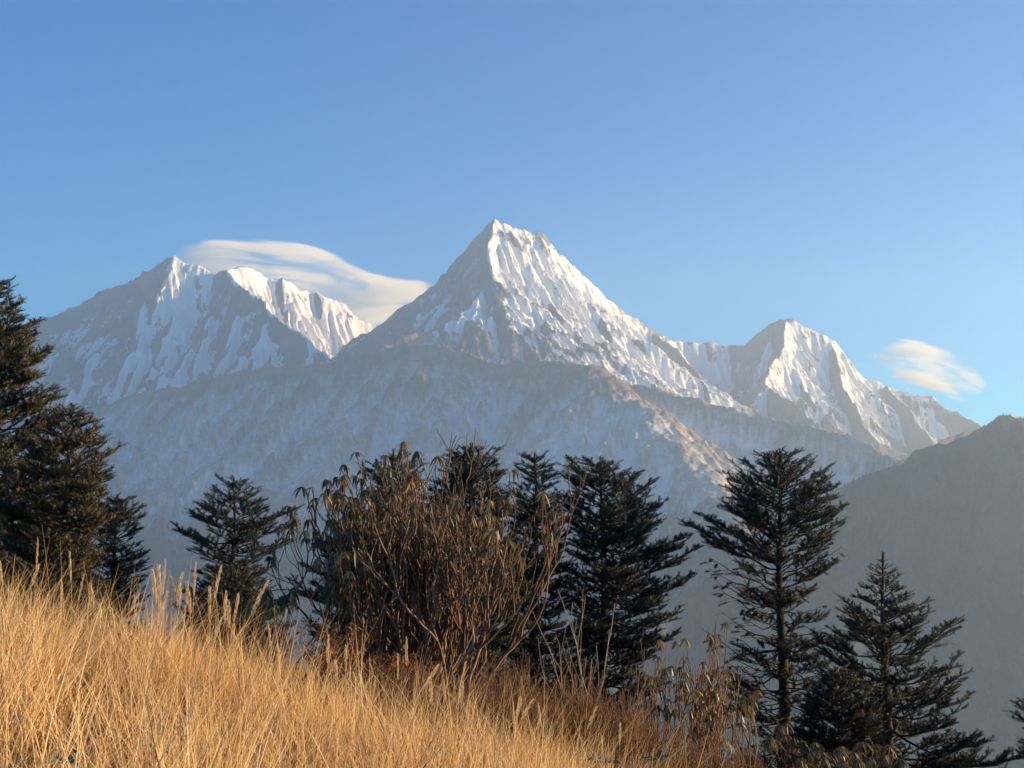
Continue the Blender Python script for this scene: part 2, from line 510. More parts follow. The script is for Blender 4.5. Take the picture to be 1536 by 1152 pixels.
terrain('snow_mountain', -3400, 8000, 14800, 22000, 11, 15, M1, mat_peak, (150, 80, 42), 3, 0.075, 0.034, 60, snow_peak, jag=38.0, cc=20.0, rain=8,
        label='tall snowy pyramid peak joined by a ridge to a lower white summit', cat='mountain')

# the long massif on the left, farther off
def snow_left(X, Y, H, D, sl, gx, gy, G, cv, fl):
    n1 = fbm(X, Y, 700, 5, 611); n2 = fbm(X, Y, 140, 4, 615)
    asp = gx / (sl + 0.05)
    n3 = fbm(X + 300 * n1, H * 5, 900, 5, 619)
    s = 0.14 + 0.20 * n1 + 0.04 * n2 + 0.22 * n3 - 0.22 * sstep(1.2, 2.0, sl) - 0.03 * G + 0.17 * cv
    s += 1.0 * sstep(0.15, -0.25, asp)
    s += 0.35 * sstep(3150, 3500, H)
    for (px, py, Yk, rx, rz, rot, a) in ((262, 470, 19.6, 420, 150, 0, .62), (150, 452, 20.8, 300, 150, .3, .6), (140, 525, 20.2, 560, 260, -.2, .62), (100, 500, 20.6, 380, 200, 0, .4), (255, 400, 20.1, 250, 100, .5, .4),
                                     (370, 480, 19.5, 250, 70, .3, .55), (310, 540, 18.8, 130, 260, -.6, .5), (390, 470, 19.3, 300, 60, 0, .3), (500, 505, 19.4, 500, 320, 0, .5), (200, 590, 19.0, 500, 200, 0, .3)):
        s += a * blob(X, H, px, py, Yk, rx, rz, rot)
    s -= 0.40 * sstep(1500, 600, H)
    return s

M6 = [
    rg([(-160, 560, 22.6), (-60, 520, 22.3), (30, 487, 21.9), (80, 474, 21.6), (120, 452, 21.3), (150, 437, 21.1), (190, 420, 20.8), (215, 408, 20.6), (238, 398, 20.4), (249, 386, 20.3),
        (262, 382, 20.2), (276, 391, 20.2), (300, 399, 20.2), (318, 411, 20.2), (330, 405, 20.2), (350, 401, 20.4), (366, 398, 20.5), (380, 406, 20.7), (398, 413, 20.9), (414, 419, 20.9), (426, 417, 20.9), (440, 425, 21.1),
        (448, 433, 21.1), (468, 439, 21.3), (482, 439, 21.3), (496, 447, 21.3), (516, 456, 21.4), (528, 470, 21.5), (545, 479, 21.6), (566, 489, 21.7), (620, 520, 21.8)], s_pk),
    rg([(335, 405, 20.2), (344, 418, 20.0), (353, 424, 19.95), (371, 437, 19.55), (388, 446, 19.4), (404, 463, 19.1), (432, 484, 18.9), (455, 505, 18.55), (482, 528, 18.4), (520, 580, 17.8)], s_sp),
    rg([(200, 420, 20.7), (160, 500, 20.0), (110, 580, 19.3), (60, 660, 18.6)], s_sp),
]
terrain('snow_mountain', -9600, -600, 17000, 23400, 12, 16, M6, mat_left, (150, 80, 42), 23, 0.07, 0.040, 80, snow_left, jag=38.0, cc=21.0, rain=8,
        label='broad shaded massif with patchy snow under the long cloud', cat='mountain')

# the brown ridge in front of the peaks
def snow_ridge(X, Y, H, D, sl, gx, gy, G, cv, fl):
    asp = gx / (sl + 0.05)
    n1 = fbm(X, Y, 900, 5, 811); n2 = fbm(X, Y, 140, 5, 815)
    s = 0.64 + 0.14 * n1 + 0.10 * n2 - 0.06 * G + 0.10 * cv - 0.05 * sstep(-0.1, -0.7, asp)
    s -= 0.55 * sstep(400, -350, H)
    s -= 0.30 * sstep(1000, 1480, H)
    return s

s_md = (0.35, 900, 0.58)
s_ms = (0.40, 350, 0.58)
M2 = [
    rg([(-260, 790, 16.0), (-120, 720, 16.2), (0, 662, 16.3), (100, 622, 16.2), (180, 596, 16.1), (290, 571, 15.9), (400, 547, 15.7), (470, 545, 15.55), (510, 540, 15.5), (560, 528, 15.4), (610, 516, 15.3), (650, 514, 15.2),
        (700, 528, 15.0), (740, 545, 14.9), (790, 541, 14.8), (830, 540, 14.7), (880, 545, 14.5), (896, 556, 14.4)], s_md),
    rg([(885, 548, 14.45), (905, 566, 14.25), (950, 600, 13.8), (998, 650, 13.2), (1040, 700, 12.65), (1082, 744, 12.1), (1118, 800, 11.4), (1150, 860, 10.8), (1180, 940, 10.1)], (0.40, 800, 0.58, 330)),
    rg([(895, 556, 14.4), (930, 568, 14.5), (965, 577, 14.5), (1010, 590, 14.4), (1080, 606, 14.25), (1140, 619, 14.1), (1200, 634, 13.9), (1270, 649, 13.7), (1300, 664, 13.55), (1340, 692, 13.3), (1400, 750, 12.8)], (0.9, 500, 0.80)),
]
terrain('brown_ridge', -7000, 5600, 9300, 17400, 12, 14, M2, mat_ridge, (90, 45), 43, 0.06, 0.030, 80, snow_ridge, jag=34.0, cc=26.0, rain=7,
        label='brown snow-dusted ridge with a sunlit spur below the pyramid peak', cat='ridge')

# hills on the right
M4 = [rg([(1200, 840, 11.6), (1300, 745, 11.9), (1345, 693, 12.2), (1375, 676, 12.4), (1405, 660, 12.6), (1450, 648, 12.8), (1500, 640, 13.0), (1600, 600, 13.4), (1800, 580, 13.8)], (0.3, 500, 0.55)),
      rg([(1450, 648, 12.8), (1440, 720, 11.8), (1420, 800, 10.8)], (0.3, 400, 0.55))]
terrain('far_hill', 1900, 7000, 9900, 14800, 22, 26, M4, mat_ridge, (160, 80), 63, 0.08, 0.018, 70,
        lambda X, Y, H, D, sl, gx, gy, G, cv, fl: 0.12 + 0.1 * fbm(X, Y, 500, 4, 9) + 0 * X,
        label='pale hazy hill between the white summit and the dark hill', cat='hill')
def rg2(p, sl): return rg([(a, b, c * 1.2) for a, b, c in p], sl)
M3 = [rg2([(900, 1010, 6.6), (1000, 920, 7.1), (1100, 835, 7.6), (1200, 764, 8.1), (1250, 738, 8.3), (1300, 713, 8.5), (1335, 701, 8.6), (1352, 697, 8.65), (1380, 676, 8.8), (1410, 663, 8.9), (1425, 663, 8.9), (1450, 651, 9.0), (1488, 631, 9.1),
          (1508, 624, 9.1), (1530, 628, 9.1), (1570, 632, 9.0), (1650, 600, 8.8), (1800, 590, 8.4), (1950, 640, 7.8)], (0.25, 500, 0.62)),
      rg2([(1505, 626, 9.1), (1490, 720, 8.2), (1470, 830, 7.4), (1440, 960, 6.6)], (0.3, 400, 0.62)),
      rg2([(1380, 678, 8.8), (1360, 760, 8.0), (1330, 860, 7.2), (1290, 980, 6.5)], (0.3, 400, 0.62)),
      rg2([(1700, 600, 8.7), (1690, 740, 7.6), (1660, 900, 6.6)], (0.3, 400, 0.62))]
_, hill_grid = terrain('forested_hill', 300, 6800, 6000, 12600, 15, 17, M3, mat_hill, (160, 80, 40), 73, 0.09, 0.016, 55,
        lambda X, Y, H, D, sl, gx, gy, G, cv, fl: 0.10 + 0.12 * fbm(X, Y, 300, 4, 19) + 0.25 * sstep(120, 20, D) * sstep(0.2, -0.4, gy),
        label='dark forested hill rising to the edge of the picture', cat='hill')
M5 = [rg([(1300, 640, 22.6), (1350, 606, 22.6), (1372, 596, 22.6), (1384, 593, 22.6), (1398, 591, 22.6), (1406, 604, 22.6), (1440, 622, 22.6), (1480, 640, 22.6), (1502, 632, 22.6), (1512, 621, 22.6), (1517, 617, 22.6), (1523, 621, 22.6), (1545, 630, 22.6), (1600, 640, 22.6), (1700, 650, 22.6)], s_pk)]
terrain('far_peak', 5000, 9800, 21200, 23200, 18, 20, M5, mat_peak, (240, 110), 83, 0.08, 0.02, 30,
        lambda X, Y, H, D, sl, gx, gy, G, cv, fl: 0.55 + 0.3 * fbm(X, Y, 400, 4, 29),
        label='small distant peaks showing behind the ridge and the dark hill', cat='mountain')

# valley floor: one sheet under everything
nv = NT('valley_ground')
gp = nv.n('ShaderNodeNewGeometry').outputs['Position']
vc = nv.ramp(nv.noise(gp, 1 / 300.0, 6, 0.6), [(0.35, (0.03, 0.034, 0.02)), (0.6, (0.075, 0.065, 0.04))])
vb = nv.n('ShaderNodeBsdfPrincipled', {'Base Color': vc, 'Roughness': 0.95})
nv.link(vb.outputs[0], nv.out.inputs[0])
gx_ = np.linspace(-10400, 10400, 90); gy_ = np.linspace(-2400, 23600, 100)
GX, GY = np.meshgrid(gx_, gy_)
GH = -1330 + 25 * fbm(GX, GY, 900, 4, 5)
idx = np.arange(GX.size).reshape(GX.shape)
lab(mesh_obj('valley_floor', np.stack([GX, GY, GH], -1).reshape(-1, 3), [np.stack([idx[:-1, :-1], idx[:-1, 1:], idx[1:, 1:], idx[1:, :-1]], -1).reshape(-1, 4)], nv.m, None, True),
    'deep hazy valley floor far below the meadow', 'valley', None, 'structure')

# a wood of small conifers on the dark hill (reads as one mass)
rng = np.random.default_rng(5)
xs, ys, HH = hill_grid
NTREE = 12000
cand = rng.random((NTREE * 3, 2))
tx = 850 + cand[:, 0] * 5300; ty = 7400 + cand[:, 1] * 4300
ii = np.clip(((tx - xs[0]) / (xs[1] - xs[0])).astype(int), 0, len(xs) - 2)
jj = np.clip(((ty - ys[0]) / (ys[1] - ys[0])).astype(int), 0, len(ys) - 2)
tz = HH[jj, ii]
keep = (tz > -500) & (np.abs(tx / ty) < 0.40) & (fbm(tx, ty, 350, 4, 77) > -0.15)
tx, ty, tz = tx[keep][:NTREE], ty[keep][:NTREE], tz[keep][:NTREE]
k = len(tx)
th = rng.uniform(12, 30, k); tr = th * rng.uniform(0.16, 0.25, k)
ang = np.arange(5) * 2 * math.pi / 5
V = np.zeros((k, 11, 3))
for lvl, (zr, rr) in enumerate(((0.05, 1.0), (0.5, 0.62))):
    V[:, lvl * 5:lvl * 5 + 5, 0] = tx[:, None] + tr[:, None] * rr * np.cos(ang + lvl)[None]
    V[:, lvl * 5:lvl * 5 + 5, 1] = ty[:, None] + tr[:, None] * rr * np.sin(ang + lvl)[None]
    V[:, lvl * 5:lvl * 5 + 5, 2] = (tz + th * zr)[:, None] - 2
V[:, 10] = np.stack([tx, ty, tz + th], -1)
q = np.array([[i, (i + 1) % 5, 5 + (i + 1) % 5, 5 + i] for i in range(5)]); t3 = np.array([[5 + i, 5 + (i + 1) % 5, 10] for i in range(5)])
off = (np.arange(k) * 11)[:, None, None]
mat_far = tint_mat('far_conifers', [(0, (0.018, 0.022, 0.014)), (1, (0.04, 0.042, 0.026))], 0.9)
lab(mesh_obj('far_forest', V.reshape(-1, 3), [(t3[None] + off).reshape(-1, 3), (q[None] + off).reshape(-1, 4)], mat_far, None, False, {'tint': np.repeat(rng.random(k), 11)}),
    'distant conifer wood covering the dark hill', 'forest', None, 'stuff')

# ------------------------------------------------------------------ the near hillside
def gz(x, y):
    x = np.asarray(x, float); y = np.asarray(y, float)
    ramp = np.clip(y / 6.0, 0, 1)
    far = np.clip(1 - (y - 60) / 300, 0, 1)
    xt = np.where(x < 0, 14 * np.tanh(x / 14), x + np.clip(x - 10, 0, None) ** 2 * 0.02)
    z = -1.58 - 0.045 * np.clip(y, -10, 1e9) - 0.26 * xt * ramp * far
    z = z - 0.05 * np.clip(y - 11, 0, None)
    q_ = np.clip(y - 30, 0, None)
    z = z - np.minimum(0.35 * q_ ** 1.25, 0.9 * q_)
    z = z + 0.10 * fbm(x, y, 2.6, 4, 301) * np.clip((y + 5) / 8, 0, 1) + 0.05 * fbm(x, y, 0.7, 3, 305)
    return np.maximum(z, -1345.0)

vv = np.concatenate([np.arange(-30, 0, 1.0), np.arange(0, 34, 0.22), 34 * 1.09 ** np.arange(0, 48)])
uu = np.linspace(-1, 1, 240); uu = np.sign(uu) * np.abs(uu) ** 1.6
UU, VV = np.meshgrid(uu, vv)
XX = UU * (26 + 0.9 * np.clip(VV, 0, None))
ZZ = gz(XX, VV)
ng = NT('dry_earth')
gp = ng.n('ShaderNodeNewGeometry').outputs['Position']
gc = ng.ramp(ng.noise(gp, 3.0, 8, 0.7), [(0.3, (0.035, 0.024, 0.015)), (0.5, (0.10, 0.068, 0.038)), (0.7, (0.20, 0.135, 0.07))])
gb = ng.n('ShaderNodeBsdfPrincipled', {'Base Color': gc, 'Roughness': 1.0, 'Specular IOR Level': 0.0, 'Normal': ng.n('ShaderNodeBump', {'Height': ng.noise(gp, 9.0, 6, 0.7), 'Distance': 0.08}).outputs[0]})
ng.link(gb.outputs[0], ng.out.inputs[0])
idx = np.arange(XX.size).reshape(XX.shape)
lab(mesh_obj('hillside', np.stack([XX, VV, ZZ], -1).reshape(-1, 3), [np.stack([idx[:-1, :-1], idx[:-1, 1:], idx[1:, 1:], idx[1:, :-1]], -1).reshape(-1, 4)], ng.m, None, True),
    'grassy hillside falling away towards the valley', 'hillside', None, 'structure')

# ---- dry grass (one mass)
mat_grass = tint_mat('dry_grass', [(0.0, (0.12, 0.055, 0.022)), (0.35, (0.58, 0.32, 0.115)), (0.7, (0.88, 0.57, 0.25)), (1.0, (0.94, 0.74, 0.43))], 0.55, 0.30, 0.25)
rng = np.random.default_rng(11)

def grass_blades(N, ylo, yhi, pxlo, pxhi, hlo, hhi, wlo, whi, seed, K=5, lean=0.45, tlo=0.0, thi=1.0, dens=None, ypow=1.0, tuss=0):
    r = np.random.default_rng(seed)
    Y = ylo + (yhi - ylo) * r.random(N) ** ypow
    px = pxlo + (pxhi - pxlo) * r.random(N)
    X = (px - 768) / FPX * Y
    ox = oy = 0.0; th_ = 1.0
    if tuss:
        ti = r.integers(0, tuss, N)
        ty_ = ylo + (yhi - ylo) * r.random(tuss) ** ypow; tp_ = pxlo + (pxhi - pxlo) * r.random(tuss)
        tr_ = r.uniform(.05, .16, tuss)
        ox = r.normal(0, 1, N) * tr_[ti]; oy = r.normal(0, 1, N) * tr_[ti]
        X = (tp_[ti] - 768) / FPX * ty_[ti] + ox; Y = ty_[ti] + oy; px = tp_[ti]
        th_ = r.uniform(.65, 1.3, tuss)[ti]; tn0 = r.normal(0, .16, tuss)[ti]
    if dens is not None:
        kp = r.random(N) < dens(X, Y, px)
        X, Y, px = X[kp], Y[kp], px[kp]
        if tuss: ox, oy, th_, tn0 = ox[kp], oy[kp], th_[kp], tn0[kp]
    n = len(X)
    clump = fbm(X, Y, 0.9, 3, seed + 1)
    h = (hlo + (hhi - hlo) * r.random(n)) * (1 + 0.35 * clump) * th_
    la = 2 * math.pi * r.random(n)
    lx = np.cos(la) * lean * r.random(n) + 0.06; ly = np.sin(la) * lean * r.random(n) - 0.03
    lx = lx + ox * 2.2; ly = ly + oy * 2.2
    cx_ = np.cos(la + r.normal(0, 0.6, n)) * lean * 1.3 * r.random(n) ** 2 + 0.08 * r.random(n)
    cy_ = np.sin(la + r.normal(0, 0.6, n)) * lean * 1.3 * r.random(n) ** 2
    t = np.linspace(0, 1, K)[None]
    z0 = gz(X, Y) - 0.03
    cx3 = X[:, None] + h[:, None] * (lx[:, None] * t + cx_[:, None] * t ** 2.5)
    cy3 = Y[:, None] + h[:, None] * (ly[:, None] * t + cy_[:, None] * t ** 2.5)
    bend = np.sqrt(cx_ ** 2 + cy_ ** 2)
    cz3 = z0[:, None] + h[:, None] * (t - 0.55 * bend[:, None] * t ** 3)
    w = (wlo + (whi - wlo) * r.random(n))[:, None] * (1 - 0.85 * t ** 1.5)
    wa = math.pi / 4 + r.normal(0, 0.55, n)[:, None] + 0.8 * (t - .5)
    dx, dy = np.cos(wa) * w * 0.5, np.sin(wa) * w * 0.5
    Lf = np.stack([cx3 - dx, cy3 - dy, cz3], -1); Rt = np.stack([cx3 + dx, cy3 + dy, cz3], -1)
    V = np.stack([Lf, Rt], 2).reshape(-1, 3)
    ix = np.arange(n * K * 2).reshape(n, K, 2)
    Q = np.stack([ix[:, :-1, 0], ix[:, :-1, 1], ix[:, 1:, 1], ix[:, 1:, 0]], -1).reshape(-1, 4)
    tn = np.clip(tlo + (thi - tlo) * np.clip(r.normal(0.5, 0.22, n) + 0.25 * clump, 0, 1), 0, 1)
    if tuss: tn = np.clip(tn + tn0, 0, 1)
    tn = np.repeat(tn, K * 2)
    return V, Q, tn

def sc(x, y, px, py, Y, rx, ry):
    c = P(px, py, Y)
    return np.exp(-((x - c[0]) / rx) ** 2 - ((y - Y) / ry) ** 2)

def dens_main(X, Y, px):
    d = np.ones_like(X)
    lim = 1060 - 38 * (Y - 8)                   # the meadow thins towards the shrubs on the right
    d *= 0.12 + 0.88 * sstep(lim + 120, lim - 160, px)
    for c in ((35, 1085, 7.2, .34, 1.9), (335, 1100, 7.4, .36, 1.8), (190, 1120, 6.8, .20, 1.3), (490, 1120, 8.2, .20, 1.2), (650, 1130, 9.0, .20, 1.2), (120, 960, 9.8, .30, .8), (250, 1010, 9.4, .18, .9)):
        d *= 1 - 0.96 * sc(X, Y, *c)
    d *= 0.15 + 0.85 * sstep(-0.30, 0.22, fbm(X, Y, 0.7, 3, 71))
    d *= 0.45 + 0.55 * sstep(-0.35, 0.1, fbm(X, Y * 0.5, 1.5, 2, 72))
    return d

gm = MB()
V, Q, tn = grass_blades(26000, 4.4, 13.0, -90, 1330, 0.30, 0.66, 0.004, 0.0080, 21, dens=dens_main, ypow=0.8, lean=.65); gm.add(V, None, Q, tn)
V, Q, tn = grass_blades(46000, 4.4, 13.0, -90, 1330, 0.40, 0.76, 0.004, 0.0085, 27, dens=dens_main, ypow=0.8, tuss=750, lean=.5); gm.add(V, None, Q, tn)
V, Q, tn = grass_blades(22000, 12.0, 18.5, -60, 1000, 0.40, 0.75, 0.004, 0.008, 22, dens=dens_main, tlo=0.0, thi=0.85); gm.add(V, None, Q, tn)
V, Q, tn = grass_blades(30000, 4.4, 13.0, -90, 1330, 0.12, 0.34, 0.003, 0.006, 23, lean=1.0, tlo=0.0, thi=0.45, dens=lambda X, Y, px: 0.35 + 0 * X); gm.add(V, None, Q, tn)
V, Q, tn = grass_blades(3600, 6.0, 13.5, -60, 1050, 0.75, 1.12, 0.0035, 0.006, 24, K=6, lean=0.5, tlo=0.3, thi=1.0, dens=dens_main); gm.add(V, None, Q, tn)
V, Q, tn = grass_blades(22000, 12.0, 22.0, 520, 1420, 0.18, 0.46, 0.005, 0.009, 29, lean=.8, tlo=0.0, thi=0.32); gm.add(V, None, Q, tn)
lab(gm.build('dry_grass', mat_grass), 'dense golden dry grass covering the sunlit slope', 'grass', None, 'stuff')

# ---- tall seed-headed stalks: things of their own
mat_seed = tint_mat('seed_head', [(0, (0.58, 0.40, 0.20)), (1, (0.86, 0.70, 0.47))], 0.6, 0.35, 0.2)
def stalk_meshes(seed):
    r = np.random.default_rng(seed)
    root = empty('grass_stalk', (0, 0, 0))
    K = 9
    t = np.linspace(0, 1, K)
    bx, by = r.uniform(-0.08, 0.30), r.uniform(-0.1, 0.1)
    c = np.stack([bx * t ** 2.2, by * t ** 2.2, t * (1 - 0.04 * t)], -1)
    mb = MB(); tubes(mb, c[None], (0.0034 * (1 - 0.55 * t))[None], 5, 0.55)
    # two thin leaves on the stem
    for s in range(2):
        tt = r.uniform(0.12, 0.5); p0 = np.array([np.interp(tt, t, c[:, i]) for i in range(3)])
        a = r.uniform(0, 6.28); k = np.linspace(0, 1, 6); L = r.uniform(0.18, 0.34)
        cc = p0 + np.stack([np.cos(a) * L * (0.35 * k + 0.3 * k ** 2), np.sin(a) * L * (0.35 * k + 0.3 * k ** 2), L * (0.9 * k - 0.55 * k ** 2.5)], -1)
        w = 0.0035 * (1 - k ** 2) + 0.0004; sd_ = np.array([-math.sin(a), math.cos(a), 0])
        VV_ = np.stack([cc - sd_ * w[:, None], cc + sd_ * w[:, None]], 1).reshape(-1, 3)
        mb.add(VV_, None, [[2 * i, 2 * i + 1, 2 * i + 3, 2 * i + 2] for i in range(5)], 0.6)
    mb.build('stem', mat_grass, root)
    hb = MB()
    n = 150
    ta = 0.78 + 0.22 * r.random(n) ** 1.2
    p0 = np.stack([np.interp(ta, t, c[:, i]) for i in range(3)], -1)
    ax = nrm(c[-1] - c[-3])
    a = r.uniform(0, 6.28, n)
    prof = np.sin(np.clip((ta - 0.76) / 0.25, 0, 1) * math.pi) ** 0.8
    rad = np.stack([np.cos(a), np.sin(a), 0 * a], -1)
    d = nrm(ax[None] * 1.0 + rad * r.uniform(0.15, 0.5, n)[:, None])
    L = (r.uniform(0.016, 0.05, n) * (0.35 + 0.65 * prof))[:, None]
    b0 = p0 + rad * (0.003 + 0.006 * prof)[:, None]
    sd_ = np.cross(d, rad) * 0.0034
    V_ = np.stack([b0, b0 + d * L * 0.5 + sd_, b0 + d * L, b0 + d * L * 0.5 - sd_], 1).reshape(-1, 3)
    hb.add(V_, None, np.arange(n * 4).reshape(n, 4), np.repeat(r.uniform(0.2, 1, n), 4))
    hb.build('seed_head', mat_seed, root)
    return root

protos = [stalk_meshes(900 + i) for i in range(5)]
used_proto = [False] * 5
# (px of head tip, py of head tip, distance, lean)
ST = [(12, 822, 11.0, -.05), (28, 838, 10.6, .05), (57, 800, 11.4, .04), (99, 818, 11.2, -.12), (124, 852, 10.8, .16), (150, 868, 11.6, .0), (178, 872, 11.0, .05), (86, 862, 10.4, -.06),
      (236, 838, 11.4, -.03), (243, 832, 11.3, .03), (249, 846, 11.2, .06), (232, 852, 11.0, -.05), (254, 858, 11.0, .0), (240, 866, 10.7, .02), (283, 836, 11.7, -.03), (288, 862, 11.2, -.06), (300, 842, 11.9, -.08), (267, 866, 11.0, .02),
      (312, 872, 11.4, -.02), (335, 880, 11.6, .0), (352, 892, 11.6, .08), (375, 850, 12.0, .30), (402, 928, 11.8, -.1), (365, 880, 11.8, .25), (345, 930, 11.0, .0), (430, 960, 11.8, .05), (466, 948, 12.0, -.25), (520, 962, 12.2, .02), (500, 985, 11.9, -.06),
      (594, 975, 12.4, -.05), (620, 948, 12.6, .12), (615, 985, 12.2, .1), (690, 1008, 12.4, .12), (700, 1015, 12.3, .1), (640, 1018, 12.2, -.1), (672, 1012, 12.4, .0), (765, 1040, 12.4, .1), (771, 1048, 12.3, .0), (792, 1036, 12.8, .3), (800, 1048, 12.5, -.2), (822, 1060, 12.6, .25), (868, 1052, 12.9, .1),
      (905, 1100, 12.6, .05), (930, 1080, 13.0, .04), (560, 1010, 12.0, .05), (540, 1000, 12.0, -.12), (215, 880, 11.2, .05), (140, 900, 10.4, -.1), (50, 880, 10.0, .08), (20, 900, 9.8, -.05), (190, 905, 10.4, .1), (310, 915, 10.8, .1)]
for i, (px, py, Y, ln) in enumerate(ST):
    v = i % 5
    tip = P(px, py, Y)
    bx = tip[0] - ln * 0.9
    bz = float(gz(bx, Y)) - 0.03
    h = max(0.5, tip[2] - bz)
    if not used_proto[v]:
        o = protos[v]; used_proto[v] = True
    else:
        o = protos[v].copy(); COL.objects.link(o)
        for ch in protos[v].children:
            c2 = ch.copy(); COL.objects.link(c2); c2.parent = o
    o.location = (bx, Y, bz)
    fat = random.Random(i * 7).uniform(.4, 1.1)
    o.scale = (fat, fat, h)
    o.rotation_euler = (random.Random(i).uniform(-.05, .05), math.atan2(ln * 0.9, h), random.Random(i).uniform(-0.5, 0.5))
    lab(o, 'tall golden grass stalk with a feathery seed head standing above the meadow', 'grass stalk', 'tall seed-headed grass stalks')

# ------------------------------------------------------------------ firs
mat_needle = tint_mat('fir_needles', [(0, (0.010, 0.013, 0.009)), (0.55, (0.020, 0.025, 0.014)), (0.85, (0.075, 0.060, 0.022)), (1.0, (0.11, 0.06, 0.025))], 0.5, 0.18, 0.35)  # olive stop: the look of sunlit foliage painted into the needle colour
mat_bark = tint_mat('fir_bark', [(0, (0.045, 0.034, 0.026)), (0.5, (0.085, 0.062, 0.046)), (1, (0.15, 0.11, 0.085))], 0.9, 0, 0.1, 14.0)

def needles(mb, A, B, tint, m=12, ln=0.034, w=0.0055, rg_=None):
    n = len(A)
    ax = nrm(B - A)
    ref = np.where(np.abs(ax[:, 2:3]) > 0.9, np.array([1.0, 0, 0]), np.array([0, 0, 1.0]))
    u = nrm(np.cross(ax, ref)); v = np.cross(ax, u)
    k = np.arange(m)
    t = (k[None] + rg_.random((n, m))) / m
    an = k[None] * 2.39996 + rg_.uniform(0, 6.28, (n, 1)) + rg_.normal(0, .3, (n, m))
    rad = u[:, None] * np.cos(an)[..., None] + v[:, None] * np.sin(an)[..., None]
    rad[..., 2] += 0.25
    base = A[:, None] + (B - A)[:, None] * t[..., None]
    d = nrm(rad * 0.85 + ax[:, None] * 0.62)
    L = ln * rg_.uniform(0.75, 1.15, (n, m))[..., None]
    sd_ = nrm(np.cross(d, ax[:, None])) * w * 0.5
    Vv = np.stack([base - sd_, base + sd_, base + d * L * 0.75 + sd_ * 0.8, base + d * L], 2).reshape(-1, 3)
    ix = np.arange(n * m * 4).reshape(-1, 4)
    mb.add(Vv, None, ix, np.repeat(np.asarray(tint), m * 4))

